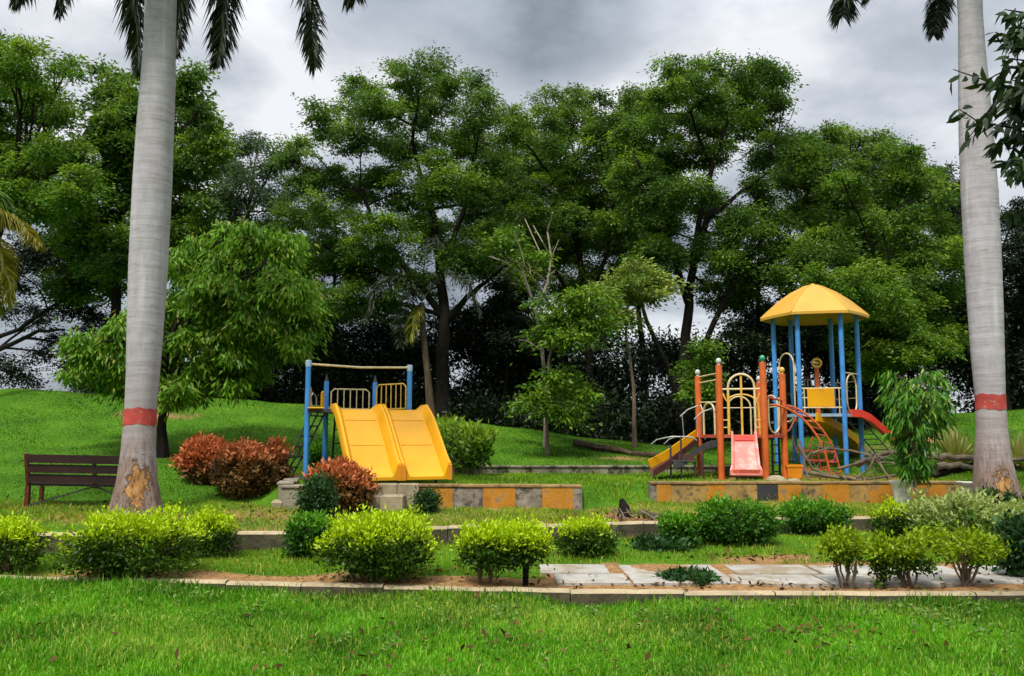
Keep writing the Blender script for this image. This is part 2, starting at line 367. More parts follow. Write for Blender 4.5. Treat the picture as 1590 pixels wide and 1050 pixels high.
def build_ground():
    xs = np.concatenate([np.array([-2500, -400, -90, -40, -25]), np.arange(-18, -7.5, .25), np.arange(-7.5, 8.0, .125), np.arange(8, 18.1, .25), np.array([25, 40, 90, 400, 2500])])
    sub = [4, 14, 2, 1, 14, 1, 14, 1, 16, 1, 16, 3, 8, 5, 6]
    V = []; soil = []
    for x in xs:
        p = profile(max(-60, min(60, x))); 
        for i in range(len(p) - 1):
            n = sub[i]
            for k in range(n):
                t = k / n; y = p[i][0] + (p[i + 1][0] - p[i][0]) * t; z = p[i][1] + (p[i + 1][1] - p[i][1]) * t
                z += bump_at(x, y)
                V.append((x, y, z)); soil.append(soil_at(x, y))
        V.append((x, p[-1][0], p[-1][1])); soil.append(0)
    V = np.array(V); nr = len(V) // len(xs)
    i = np.arange(len(xs) - 1)[:, None] * nr + np.arange(nr - 1)[None, :]
    i = i.ravel(); Fq = np.stack([i, i + nr, i + nr + 1, i + 1], 1)
    o = np_mesh('ground', V, Fq, ground_mat(), attr={'soil': np.array(soil)})
    o.data.polygons.foreach_set('use_smooth', [True] * len(o.data.polygons))
    o['kind'] = 'structure'; o['label'] = 'grassy park ground rising in low terraces to a bank'
def gauss(x, y, cx, cy, rx, ry): return math.exp(-((x - cx) / rx) ** 2 - ((y - cy) / ry) ** 2)
def soil_at(x, y):
    k1, k2, k3 = K1(x), K2(x), K3(x)
    s = 0.0
    if k1 < y < k2:
        d = y - k1
        if x > .35 and y < 9.75: s = .95
        s = max(s, 1.0 - sst(0.45, 0.9, d)) if x > -4.5 else s
        s = max(s, .5 * (1 - sst(.3, .8, d)))
        s = max(s, .85 * gauss(x, y, 2.9, 10.2, .9, .5), .6 * gauss(x, y, -1.4, 9.2, .9, .5), .5 * gauss(x, y, 5.5, 9.0, 1.6, .5))
    elif k2 <= y < k3:
        s = max(s, .75 * (1 - sst(0, 1.0, y - k2)) * (.4 if x < -1 else 1))
        if -4 < x < 9: s = max(s, .8 * (1 - sst(0, .5, k3 - y)), .5)
        if x < -2: s = max(s, .75 * gauss(x, y, -5.5, 12.1, 1.6, .7), .65 * gauss(x, y, -3.6, 12.6, 1.3, .9))
        s = max(s, .95 * gauss(x, y, 1.6, 12.6, .7, .8), .8 * gauss(x, y, 7.4, 13.5, .8, .7))
    elif y >= k3 and (x < -4 or y > 18):
        s = max(s, .62 * gauss(x, y, -8.6, 20.6, 1.6, .8), .5 * gauss(x, y, -6.2, 17.0, 1.2, .7), .55 * gauss(x, y, -11.5, 17.5, 1.4, .5), .6 * gauss(x, y, 2.5, 19.0, 1.8, .5), .6 * gauss(x, y, 9.5, 20.5, 2.0, .8), .5 * gauss(x, y, -2.2, 20, .9, .5))
    elif k3 <= y < 18 and -4 < x < 9:
        s = max(s, 1.0 * gauss(x, y, 4.4, 15.9, 1.2, .9), 1.0 * gauss(x, y, 6.4, 16.2, 2.0, 1.4), .9 * gauss(x, y, -1.75, 14.2, .8, .35), .3 * gauss(x, y, .8, 15.2, 1.2, .6))
    return s
def ground_mat():
    m, t, b = principled('grass_ground')
    tc = N(t, 'ShaderNodeTexCoord'); O = tc.outputs['Object']
    n1 = N(t, 'ShaderNodeTexNoise', Scale=0.9, Detail=6.0, Roughness=0.6); t.links.new(O, n1.inputs['Vector'])
    n2 = N(t, 'ShaderNodeTexNoise', Scale=9.0, Detail=6.0, Roughness=0.7); t.links.new(O, n2.inputs['Vector'])
    f = math_node(t, 'ADD', math_node(t, 'MULTIPLY', n1.outputs[0], .55), math_node(t, 'MULTIPLY', n2.outputs[0], .45))
    g = ramp(t, f, [(0.30, (0.030, 0.085, 0.005)), (0.50, (0.062, 0.165, 0.008)), (0.72, (0.125, 0.240, 0.016))])
    n3 = N(t, 'ShaderNodeTexNoise', Scale=16.0, Detail=6.0, Roughness=0.75); t.links.new(O, n3.inputs['Vector'])
    s = ramp(t, n3.outputs[0], [(0.30, (0.13, 0.060, 0.025)), (0.55, (0.33, 0.185, 0.075)), (0.75, (0.46, 0.32, 0.15))])
    a = N(t, 'ShaderNodeAttribute', attribute_name='soil')
    k = math_node(t, 'ADD', a.outputs['Fac'], math_node(t, 'MULTIPLY', math_node(t, 'SUBTRACT', f, 0.5), 1.6))
    c = mix(t, ramp(t, k, [(0.36, (0, 0, 0)), (0.60, (1, 1, 1))]), g, s)
    t.links.new(c, b.inputs['Base Color']); b.inputs['Roughness'].default_value = 0.95; b.inputs['Specular IOR Level'].default_value = 0.1
    bp = N(t, 'ShaderNodeBump', Strength=0.7, Distance=0.04); t.links.new(n3.outputs[0], bp.inputs['Height']); t.links.new(bp.outputs[0], b.inputs['Normal'])
    return m
build_ground()

def kerb(name, label, fn, x0, x1, zt, zb, th=.13, step=.25):
    mb = MB(); x = x0; mis = []
    while x < x1:
        ln = random.uniform(.75, 1.05); vs = []; fs = []; dy = random.uniform(-.010, .010); dz = random.uniform(-.010, .006); tl = random.uniform(-.010, .010)
        for q in range(4):
            xx = x + .005 + (ln - .010) * q / 3; y = fn(xx) + dy; zz = zt + dz + tl * (q / 3 - .5) + random.uniform(-.003, .003)
            vs += [(xx, y - .035 + random.uniform(-.004, .004), zb), (xx, y - .035, zz - .022), (xx, y - .014, zz), (xx, y + th, zz), (xx, y + th + .004, zb)]
        for q in range(3):
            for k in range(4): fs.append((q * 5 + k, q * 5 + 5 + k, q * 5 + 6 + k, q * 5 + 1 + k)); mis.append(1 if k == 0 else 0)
        fs += [(0, 1, 2, 3, 4), (19, 18, 17, 16, 15)]; mis += [1, 1]
        mb.add(vs, fs); x += ln
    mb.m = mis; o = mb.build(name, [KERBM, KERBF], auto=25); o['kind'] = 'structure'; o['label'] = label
kerb('kerb', 'low concrete kerb along the front edge of the path', K1, -16, 16, .175, -.1, .075)
kerb('terrace_kerb', 'weathered concrete edging of the second grass terrace', K2, -16, 6.0, .40, .1, .16)

def math_z(x): return .150
def build_path():
    mb = MB(); x = 0.42
    while x < 12:
        for r in range(2):
            wx = random.uniform(.7, 1.15) if r == 0 else None
        y0 = 8.50 - .02 * x; wx = random.uniform(.75, 1.1)
        for r, dy in ((0, .55), (1, .58)):
            o = random.uniform(-.18, .18) * (1 if r else 0)
            if True:
                mb.box((x + wx / 2 + o, y0 + dy / 2 + (0 if r == 0 else .58), math_z(x) + random.uniform(-.004, .004)), (wx - .03 - abs(o) * .0, dy - .03, .06), random.uniform(-.012, .012), bev=.008)
        x += wx
    o = mb.build('path', PAVE, auto=25); o['kind'] = 'structure'; o['label'] = 'path of pale grey stone slabs behind the kerb'
build_path()

# grass: countless blades, so one object per lawn
def grass(name, label, n, yfun, xr, hr, wd, mat, dry=0.08, keep=None, lean=.55):
    x = rng.uniform(xr[0], xr[1], n); u = rng.uniform(0, 1, n)
    P = []
    for i in range(n):
        a, b = yfun(x[i]); y = a + (b - a) * u[i]
        if abs(x[i]) > y * .64 + .6: continue
        if keep is not None and not keep(x[i], y): continue
        P.append((x[i], y, gz(x[i], y) - .004))
    P = np.array(P); m = len(P)
    patch = .5 + .5 * np.sin(P[:, 0] * 1.7 + np.sin(P[:, 1] * 2.1) * 1.5) * np.sin(P[:, 1] * 2.6 + P[:, 0] * .8)
    tall = sum(q * np.exp(-((P[:, 0] - cx) / rx) ** 2 - ((P[:, 1] - cy) / ry) ** 2) for cx, cy, rx, ry, q in ((-3.5, 8.25, .8, .3, 1.3), (-.25, 8.05, .55, .25, 1.2), (-5.2, 8.2, .8, .4, .8), (2.2, 7.5, .8, .5, .5), (-1.0, 6.6, 1.2, .5, .4)))
    tall = tall + .9 * np.exp(-((np.array([K1(q) for q in P[:, 0]]) - P[:, 1] - .08) / .10) ** 2) * (.5 + .5 * np.sin(P[:, 0] * 5 + 1.3 * np.sin(P[:, 0] * 2.1)))
    h = (1 + tall) * rng.uniform(hr[0], hr[1], m) * (.55 + .75 * patch) * np.exp(rng.normal(0, .25, m))
    a = rng.uniform(0, 6.283, m); D = np.stack([np.cos(a), np.sin(a), np.zeros(m)], 1)
    Sd = np.stack([-np.sin(a), np.cos(a), np.zeros(m)], 1)
    b = rng.uniform(0, 6.283, m); Sd = np.stack([np.cos(b), np.sin(b), np.zeros(m)], 1)
    L = (rng.uniform(0, 1, m) ** 1.5 * lean * 1.6)[:, None]; H = h[:, None]; up = np.array([[0, 0, 1.0]])
    W = wd * rng.uniform(.6, 1.3, m)[:, None]
    mid = P + up * H * .6 + D * H * L * .35; tip = P + up * H * (1 - .25 * np.minimum(L, 1)) + D * H * L
    V = np.stack([P - Sd * W * .5, P + Sd * W * .5, mid + Sd * W * .4, mid - Sd * W * .4, tip], 1)
    V[:, 4] = tip
    Fq = (np.arange(m)[:, None] * 5)
    tri = np.concatenate([Fq + np.array([[0, 1, 2]]), Fq + np.array([[0, 2, 3]]), Fq + np.array([[3, 2, 4]])], 0)
    dryp = np.clip(dry * (1 + 3 * np.maximum(0, np.sin(P[:, 0] * 1.1 + 2.0 + np.sin(P[:, 1] * 1.6)) * np.sin(P[:, 1] * 1.9 + P[:, 0] * .6))), 0, 1)
    tint = np.repeat((rng.uniform(0, 1, m) < dryp) * rng.uniform(.3, 1, m), 5)
    o = np_mesh(name, V.reshape(-1, 3), tri, mat, attr={'tint': tint})
    tag(o, label, None, kind='stuff'); return o
grass('grass', 'lush green grass of the front lawn', 220000, lambda x: (5.2, K1(x) - .02), (-6.6, 6.6), (.022, .060), .0085, L_GRASS, .16)
_nz = lambda x, y: .5 * math.sin(x * 3.1 + 1.3 * math.sin(y * 2.3)) * math.sin(y * 3.7 + x) + .3 * math.sin(x * 7.3 + y * 5.1)
def onpath(x, y): return x > .5 and 8.40 - .02 * x < y < 9.68 
grass('terrace_grass', 'patchy short grass on the lower terrace', 60000, lambda x: (K1(x) + .25, K2(x) - .02), (-8, 8), (.025, .065), .010, L_GRASS2, .12,
      keep=lambda x, y: soil_at(x, y) + _nz(x, y) * .4 < .66 and not onpath(x, y))
grass('upper_grass', 'thin yellowish grass on the upper terrace', 60000, lambda x: (K2(x) + .15, K3(x) - .02), (-10, 10), (.02, .06), .012, L_GRASS2, .25,
      keep=lambda x, y: soil_at(x, y) * .85 + _nz(x, y) * .4 < .66)
grass('playground_grass', 'bright mown grass inside the playground', 60000, lambda x: (K3(x) + .1, 17.7), (-4.0, 10), (.025, .065), .014, L_GRASS2, .06,
      keep=lambda x, y: soil_at(x, y) + _nz(x, y) * .3 < .7)
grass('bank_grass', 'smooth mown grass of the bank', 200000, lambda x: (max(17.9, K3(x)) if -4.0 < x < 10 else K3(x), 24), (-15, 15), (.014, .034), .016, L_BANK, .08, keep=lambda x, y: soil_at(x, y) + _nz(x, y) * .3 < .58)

# ------------------------------------------------------------------ low walls of the playground
def wall_blocks(name, label, pts, zb, zt, blocks, th=.22, group=None):
    """pts: two ends of the front face; blocks: (share, material index)"""
    a, b = Vector(pts[0]), Vector(pts[1]); d = b - a; L = d.length; d.normalize(); nrm = Vector((-d.y, d.x))
    tot = sum(q for q, _ in blocks); s = 0; mb = MB()
    rot = math.atan2(d.y, d.x)
    root = thing(name, label, 'wall', (a.x, a.y, zb), 0, group)
    for q, mi in blocks:
        w_ = q / tot * L; n = max(1, int(w_ / .3)); mb.mi = mi
        for k in range(n):
            s0 = s + w_ * k / n; s1 = s + w_ * (k + 1) / n
            j = random.uniform(-.007, .007); top = zt + random.uniform(-.008, .006)
            c = a + d * (s0 + s1) / 2 + nrm * (th / 2 + j)
            mb.box((c.x, c.y, (zb + top - .03) / 2), (s1 - s0 - .001, th, top - .03 - zb), rot, bev=.004)
        s += w_
    mb.build('painted_face', [WPY, WPB, WPG, WPK], root, (a.x, a.y, zb), auto=25)
    cp = MB(); n = int(L / .6)
    for k in range(n):
        c = a + d * (k + .5) * L / n + nrm * (th / 2)
        cp.box((c.x, c.y, zt - .006 + random.uniform(-.003, .003)), (L / n - .006, th + .03, .045), rot, bev=.01)
    cp.build('coping', surf_cop, root, (a.x, a.y, zb), auto=25)
    return root
surf_cop = surf('sooty_coping', (0.26, 0.165, 0.06), 0.9, 0.4, 4, spots=(0.05, 0.045, 0.035), spot_scale=6, spot_lo=0.56, bump=0.4)
wall_blocks('low_wall', 'low wall painted in yellow and bare grey blocks, right of the double slide', ((-1.48, 13.42), (1.08, 13.295)), .40, .82,
            [(50, 0), (42, 2), (45, 0), (37, 2), (43, 0), (12, 2)])
wall_blocks('low_wall', 'long worn yellow wall with one black block, in front of the climbing towers', ((2.33, 14.55), (7.75, 14.72)), .40, .80,
            [(10, 2), (22, 0), (55, 1), (30, 0), (50, 1), (33, 3), (36, 0), (34, 1), (42, 0), (30, 1), (40, 0), (55, 0), (28, 0), (34, 1)])
def plain_wall(name, label, pts, zb, zt, th=.2, m=CONC):
    a, b = Vector(pts[0]), Vector(pts[1]); d = b - a; L = d.length; d.normalize(); nrm = Vector((-d.y, d.x)); rot = math.atan2(d.y, d.x)
    root = thing(name, label, 'wall', (a.x, a.y, zb)); mb = MB(); n = max(2, int(L / .45)); cp = MB()
    for k in range(n):
        c = a + d * (k + .5) * L / n + nrm * (th / 2 + random.uniform(-.015, .015))
        mb.box((c.x, c.y, (zb + zt) / 2 - .02), (L / n - .004, th, zt - zb - .04), rot + random.uniform(-.01, .01), bev=.012)
        cp.box((c.x, c.y, zt - .018), (L / n - .004, th + .05, .05), rot, bev=.014)
    mb.build('masonry', m, root, (a.x, a.y, zb), auto=25); cp.build('coping', m, root, (a.x, a.y, zb), auto=25)
plain_wall('low_wall', 'grey stone side wall of the playground behind the copper shrubs', ((-4.02, 15.6), (-3.66, 13.55)), .4, .86)
plain_wall('low_wall', 'bare concrete wall below the end of the double slide', ((-3.62, 13.53), (-1.50, 13.425)), .36, .815)
plain_wall('low_wall', 'dark mossy back wall across the far side of the playground', ((-4.3, 17.76), (4.6, 17.78)), .6, .97, .2,
           surf('dark_mossy_masonry', (0.22, 0.19, 0.13), 0.95, 0.5, 3, spots=(0.03, 0.035, 0.018), spot_scale=4, spot_lo=0.48, bump=0.5))
def steps():
    root = thing('stone_steps', 'two buff stone steps under the end of the double slide', 'steps', (-2.0, 13.3, gz(-2, 13.3)))
    z0 = gz(-2, 13.2)
    a = MB(); x = -2.42
    for w_ in (.42, .36): a.box((x + w_ / 2, 13.20, z0 + .10), (w_ - .012, .34, .26), random.uniform(-.02, .02), bev=.015); x += w_
    a.build('lower_step', STONE, root, root.location, auto=25)
    a = MB(); x = -2.46
    for w_ in (.38, .30, .34): a.box((x + w_ / 2, 13.46, z0 + .19), (w_ - .012, .20, .40), random.uniform(-.02, .02), bev=.015); x += w_
    a.build('upper_step', STONE, root, root.location, auto=25)
steps()

# ------------------------------------------------------------------ royal palms
def trunk_mat(name, base_z, band, scar):
    m, t, b = principled(name)
    tc = N(t, 'ShaderNodeTexCoord'); O = tc.outputs['Object']
    sep = N(t, 'ShaderNodeSeparateXYZ'); t.links.new(O, sep.inputs[0]); z = sep.outputs[2]
    mp = N(t, 'ShaderNodeMapping'); mp.inputs['Scale'].default_value = (3, 3, 1.0); t.links.new(O, mp.inputs[0])
    n = N(t, 'ShaderNodeTexNoise', Scale=2.2, Detail=7.0, Roughness=0.7); t.links.new(mp.outputs[0], n.inputs['Vector'])
    mp2 = N(t, 'ShaderNodeMapping'); mp2.inputs['Scale'].default_value = (1.2, 1.2, 9.0); t.links.new(O, mp2.inputs[0])
    r = N(t, 'ShaderNodeTexNoise', Scale=1.6, Detail=4.0, Roughness=0.6); t.links.new(mp2.outputs[0], r.inputs['Vector'])
    f = math_node(t, 'ADD', math_node(t, 'MULTIPLY', n.outputs[0], .6), math_node(t, 'MULTIPLY', r.outputs[0], .4))
    c = ramp(t, f, [(0.26, (0.27, 0.235, 0.24)), (0.5, (0.395, 0.36, 0.385)), (0.74, (0.50, 0.465, 0.495))])
    mp5 = N(t, 'ShaderNodeMapping'); mp5.inputs['Scale'].default_value = (.5, .5, 11.0); t.links.new(O, mp5.inputs[0])
    n5 = N(t, 'ShaderNodeTexNoise', Scale=1.0, Detail=3.0, Roughness=0.5); t.links.new(mp5.outputs[0], n5.inputs['Vector'])
    ringl = math_node(t, 'SUBTRACT', 1.0, math_node(t, 'MULTIPLY', math_node(t, 'ABSOLUTE', math_node(t, 'SUBTRACT', n5.outputs[0], .55)), 40.0), True)
    c = mix(t, math_node(t, 'MULTIPLY', ringl, .45), c, (0.20, 0.175, 0.165))
    mp6 = N(t, 'ShaderNodeMapping'); mp6.inputs['Scale'].default_value = (5, 5, .35); t.links.new(O, mp6.inputs[0])
    n6 = N(t, 'ShaderNodeTexNoise', Scale=1.4, Detail=4.0, Roughness=0.6); t.links.new(mp6.outputs[0], n6.inputs['Vector'])
    c = mix(t, ramp(t, n6.outputs[0], [(.56, (0, 0, 0)), (.70, (.55, .55, .55))]), c, (0.58, 0.55, 0.56))
    stain = math_node(t, 'MULTIPLY', math_node(t, 'MULTIPLY', math_node(t, 'SUBTRACT', 1.0, math_node(t, 'DIVIDE', z, 2.3), True), 1.35, True), ramp(t, n.outputs[0], [(.35, (.2, .2, .2)), (.6, (1, 1, 1))]))
    c = mix(t, stain, c, (0.27, 0.185, 0.155))
    # brown staining and split bark towards the foot
    low = math_node(t, 'SUBTRACT', 1.0, math_node(t, 'DIVIDE', z, 2.1), True)
    n2 = N(t, 'ShaderNodeTexNoise', Scale=5.0, Detail=8.0, Roughness=0.7); t.links.new(mp.outputs[0], n2.inputs['Vector'])
    k = ramp(t, math_node(t, 'ADD', math_node(t, 'MULTIPLY', low, .42), math_node(t, 'MULTIPLY', n2.outputs[0], .7)), [(0.56, (0, 0, 0)), (0.82, (1, 1, 1))])
    c = mix(t, k, c, (0.20, 0.13, 0.085))
    mp4 = N(t, 'ShaderNodeMapping'); mp4.inputs['Scale'].default_value = (9, 9, 1.6); t.links.new(O, mp4.inputs[0])
    n4 = N(t, 'ShaderNodeTexNoise', Scale=1.5, Detail=6.0, Roughness=0.6); t.links.new(mp4.outputs[0], n4.inputs['Vector'])
    crack = math_node(t, 'SUBTRACT', 1.0, math_node(t, 'MULTIPLY', math_node(t, 'ABSOLUTE', math_node(t, 'SUBTRACT', n4.outputs[0], .5)), 26.0), True)
    c = mix(t, math_node(t, 'MULTIPLY', crack, math_node(t, 'MULTIPLY', low, low), True), c, (0.045, 0.032, 0.025))
    dp = N(t, 'ShaderNodeVectorMath'); dp.operation = 'DISTANCE'
    mp3 = N(t, 'ShaderNodeMapping'); mp3.inputs['Scale'].default_value = (3.0, 1.0, 1.0); t.links.new(O, mp3.inputs[0])
    t.links.new(mp3.outputs[0], dp.inputs[0]); dp.inputs[1].default_value = (scar[0] * 3.0, scar[1], scar[2])
    n3 = N(t, 'ShaderNodeTexNoise', Scale=7.0, Detail=5.0, Roughness=0.65); t.links.new(O, n3.inputs['Vector'])
    e = math_node(t, 'ADD', dp.outputs['Value'], math_node(t, 'MULTIPLY', math_node(t, 'SUBTRACT', n3.outputs[0], .5), 1.3))
    k2 = ramp(t, e, [(scar[3], (1, 1, 1)), (scar[3] + .05, (0, 0, 0))])
    sc = ramp(t, n2.outputs[0], [(0.35, (0.10, 0.045, 0.02)), (0.52, (0.40, 0.20, 0.07)), (0.7, (0.52, 0.33, 0.14))])
    rim = ramp(t, e, [(scar[3] - .03, (0, 0, 0)), (scar[3] + .02, (1, 1, 1)), (scar[3] + .10, (0, 0, 0))])
    c = mix(t, k2, c, sc); c = mix(t, math_node(t, 'MULTIPLY', rim, .8), c, (0.05, 0.03, 0.02))
    t.links.new(c, b.inputs['Base Color']); b.inputs['Roughness'].default_value = .85; b.inputs['Specular IOR Level'].default_value = .15
    bp = N(t, 'ShaderNodeBump', Strength=.55, Distance=.03); t.links.new(math_node(t, 'SUBTRACT', f, math_node(t, 'MULTIPLY', k2, .5)), bp.inputs['Height']); t.links.new(bp.outputs[0], b.inputs['Normal'])
    return m
REDBAND = surf('faded_red_band_paint', (0.42, 0.052, 0.042), 0.8, 0.2, 7, spots=(0.36, 0.21, 0.18), spot_scale=10, spot_lo=0.56, bump=0.3, bump_scale=16)
def frond(name, pts, mat, parent, leaf=.55, wd=.03, n=90, hang=.7, origin=None, rach=.022, spread=1.0):
    """rachis through pts with hanging leaflets on both sides, one mesh"""
    P = [Vector(p) for p in pts]
    # smooth curve (Catmull-Rom)
    Q = []
    for i in range(len(P) - 1):
        p0 = P[max(i - 1, 0)]; p1 = P[i]; p2 = P[i + 1]; p3 = P[min(i + 2, len(P) - 1)]
        for k in range(10):
            t = k / 10; Q.append(.5 * ((2 * p1) + (p2 - p0) * t + (2 * p0 - 5 * p1 + 4 * p2 - p3) * t * t + (3 * p1 - p0 - 3 * p2 + p3) * t ** 3))
    Q.append(P[-1]); k = len(Q)
    mb = MB(); mb.tube(Q, [rach * (1 - .85 * i / k) for i in range(k)], 6)
    for i in range(n):
        u = .10 + .90 * i / n; x = u * (k - 1); j = min(int(x), k - 2); c = Q[j].lerp(Q[j + 1], x - j); tdir = (Q[j + 1] - Q[j]).normalized()
        side = tdir.cross(Vector((0, 0, 1)))
        if side.length < .25: side = tdir.cross(Vector((.6, .7, .2)))
        side.normalize()
        for s in (-1, 1):
            for rep in range(3):
                l = leaf * (math.sin(math.pi * min(1, .12 + .88 * u)) * .75 + .30) * random.uniform(.75, 1.15)
                upv = side.cross(tdir)
                d = (side * s * random.uniform(.5, 1.0) * spread + tdir * random.uniform(.35, .8) + upv * random.uniform(-.35, .45)).normalized()
                mid = c + d * l * .45 + Vector((0, 0, -hang * l * .12)); tip = c + d * l * .80 + Vector((0, 0, -hang * l * random.uniform(.45, .75)))
                wv = d.cross(Vector((random.uniform(-1, 1), random.uniform(-1, 1), .6))).normalized() * wd * .5
                mb.add([c - wv * .5, c + wv * .5, mid + wv, mid - wv, tip], [(0, 1, 2, 3), (3, 2, 4)])
    return mb.build(name, mat, parent, origin, smooth=False)
def palm(label, depth, prof, band, fronds, seed, scar):
    """prof: (photo row, centre column, width in pixels) up the trunk"""
    bx = at(prof[0][1], prof[0][0], depth); base = Vector((bx.x, depth, gz(bx.x, depth) - .03))
    root = thing('royal_palm', label, 'palm tree', base)
    rows = []
    for i, (py, cx, wpx) in enumerate(prof):
        p = at(cx, py, depth); rows.append((p.z, p.x, wide(wpx, math.hypot(depth, p.z - EYE)) / 2 * math.cos(math.atan((cx - CX) / F)) * .975))
    zs = [r[0] for r in rows]
    zz = np.arange(base.z, zs[-1] + .01, .045); rad = np.interp(zz, zs, [r[2] for r in rows]); xc = np.interp(zz, zs, [r[1] for r in rows])
    n = 40; mb = MB(); vs = []; rr = np.random.RandomState(seed)
    ph = rr.uniform(0, 6.28, 6)
    for i, z in enumerate(zz):
        h = z - base.z; fl = max(0, 1 - h / .75)
        ring = .003 * math.sin(i * 1.9 + 1.7 * math.sin(i * .37)) + rr.normal(0, .0025)
        for j in range(n):
            a = 2 * math.pi * j / n
            q = rad[i] * (1 + ring + fl ** 2 * (.07 * math.sin(3 * a + ph[0]) + .05 * math.sin(7 * a + ph[1]) + .03 * math.sin(13 * a + ph[2])) + .008 * math.sin(2 * a + h * .9 + ph[3]) + fl * rr.normal(0, .006))
            vs.append((xc[i] + q * math.cos(a), depth + q * math.sin(a), z))
    fs = []
    for i in range(len(zz) - 1):
        for j in range(n):
            l = (j + 1) % n; fs.append((i * n + j, i * n + l, i * n + n + l, i * n + n + j))
    mb.add(vs, fs)
    mb.build('trunk', trunk_mat('palm_bark', base.z, band, scar), root, base, auto=60)
    # red painted ring
    z0 = at(band[2], band[1], depth).z; z1 = at(band[2], band[0], depth).z
    bm_ = MB(); vs = []; m = 10
    for i in range(m + 1):
        z = z0 + (z1 - z0) * i / m; q = float(np.interp(z, zz, rad)) * 1.008 + .004; cx = float(np.interp(z, zz, xc))
        for j in range(n):
            a = 2 * math.pi * j / n; dz = .012 * math.sin(3 * a + ph[4]) + .008 * math.sin(8 * a + ph[5]) if i in (0, m) else 0
            vs.append((cx + q * math.cos(a), depth + q * math.sin(a), z + dz))
    bm_.add(vs, [(i * n + j, i * n + (j + 1) % n, (i + 1) * n + (j + 1) % n, (i + 1) * n + j) for i in range(m) for j in range(n)])
    bm_.build('painted_band', REDBAND, root, base, auto=60)
    # green crownshaft above the grey trunk
    top = Vector((xc[-1], depth, zz[-1])); r0 = rad[-1]
    cs = MB(); cs.lathe(top, [(r0 * .98, -.03), (r0 * 1.12, .12), (r0 * 1.05, .5), (r0 * .75, 1.0), (r0 * .5, 1.4)], 24)
    cs.build('crownshaft', surf('crownshaft_green', (0.10, 0.16, 0.04), .5, .3, 3), root, base)
    for f in fronds:
        pts = [at(x, y, depth + dd) for x, y, dd in f[0]]
        frond('frond', pts, L_FROND, root, leaf=f[1], n=int(f[2] * 1.3), wd=.034, origin=base, spread=f[3] if len(f) > 3 else 1.0)
    return root
palm('tall grey royal palm beside the maroon bench, bare bark torn at its foot', 12.5,
     [(804, 212, 98), (795, 212, 90), (775, 212, 78), (745, 213, 66), (700, 215, 57), (640, 218, 52), (580, 222, 55), (500, 226, 60), (420, 230, 63), (300, 236, 63), (200, 241, 59), (120, 246, 54), (60, 248, 49), (0, 250, 48), (-60, 252, 47)],
     (635, 660, 218),
     [([(256, -90, -.1), (330, -190, -.4), (430, -120, -.6), (475, -10, -.7), (489, 100, -.75)], .62, 95),
      ([(256, -90, .1), (300, -150, .3), (345, -60, .5), (346, 30, .55), (338, 95, .6)], .66, 95),
      ([(246, -80, .3), (222, -110, .7), (206, -40, .9), (212, 30, 1.0), (216, 110, 1.0)], .60, 90),
      ([(246, -80, -.4), (170, -170, -1.0), (85, -110, -1.2), (40, -45, -1.2), (28, 0, -1.2)], .55, 80),
      ([(246, -80, .4), (190, -130, .8), (130, -90, 1.0), (100, -30, 1.1), (93, 20, 1.1)], .5, 70),
      ([(256, -80, .4), (270, -70, .8), (278, -20, 1.0), (276, 40, 1.05), (272, 85, 1.05)], .5, 80),
      ([(256, -90, -.5), (400, -230, -1.3), (510, -160, -1.7), (545, -40, -1.8), (550, -8, -1.8)], .5, 70),
      ([(250, -100, -.5), (260, -260, -1.4), (280, -330, -2.2), (300, -260, -3.0)], .55, 60),
      ([(250, -100, .5), (230, -270, 1.4), (200, -330, 2.2), (180, -260, 3.0)], .55, 60)], 3, (.10, -.40, .40, .36))
palm('tall grey royal palm at the right, above a dark ring of foliage', 13.5,
     [(775, 1548, 88), (765, 1547, 80), (745, 1545, 72), (715, 1542, 62), (670, 1540, 53), (625, 1538, 49), (560, 1534, 54), (480, 1530, 58), (400, 1526, 60), (300, 1521, 60), (220, 1516, 56), (140, 1512, 49), (80, 1509, 42), (30, 1507, 38), (-50, 1504, 38)],
     (613, 636, 1538),
     [([(1500, -80, -.2), (1420, -170, -.5), (1350, -100, -.7), (1316, -20, -.8), (1308, 25, -.8)], .60, 95),
      ([(1500, -80, .1), (1470, -110, .4), (1395, -90, .6), (1360, -40, .7), (1345, -5, .7)], .5, 80),
      ([(1500, -70, .2), (1482, -90, .4), (1465, -30, .5), (1455, 20, .5), (1450, 55, .5)], .42, 80),
      ([(1508, -80, .2), (1560, -150, .4), (1640, -120, .6), (1690, -20, .8)], .6, 80),
      ([(1508, -80, -.3), (1540, -240, -1.2), (1570, -270, -2), (1600, -180, -2.8)], .6, 60),
      ([(1500, -80, .4), (1480, -240, 1.2), (1470, -270, 2), (1460, -180, 2.8)], .6, 60)], 5, (-.05, -.42, .30, .36))

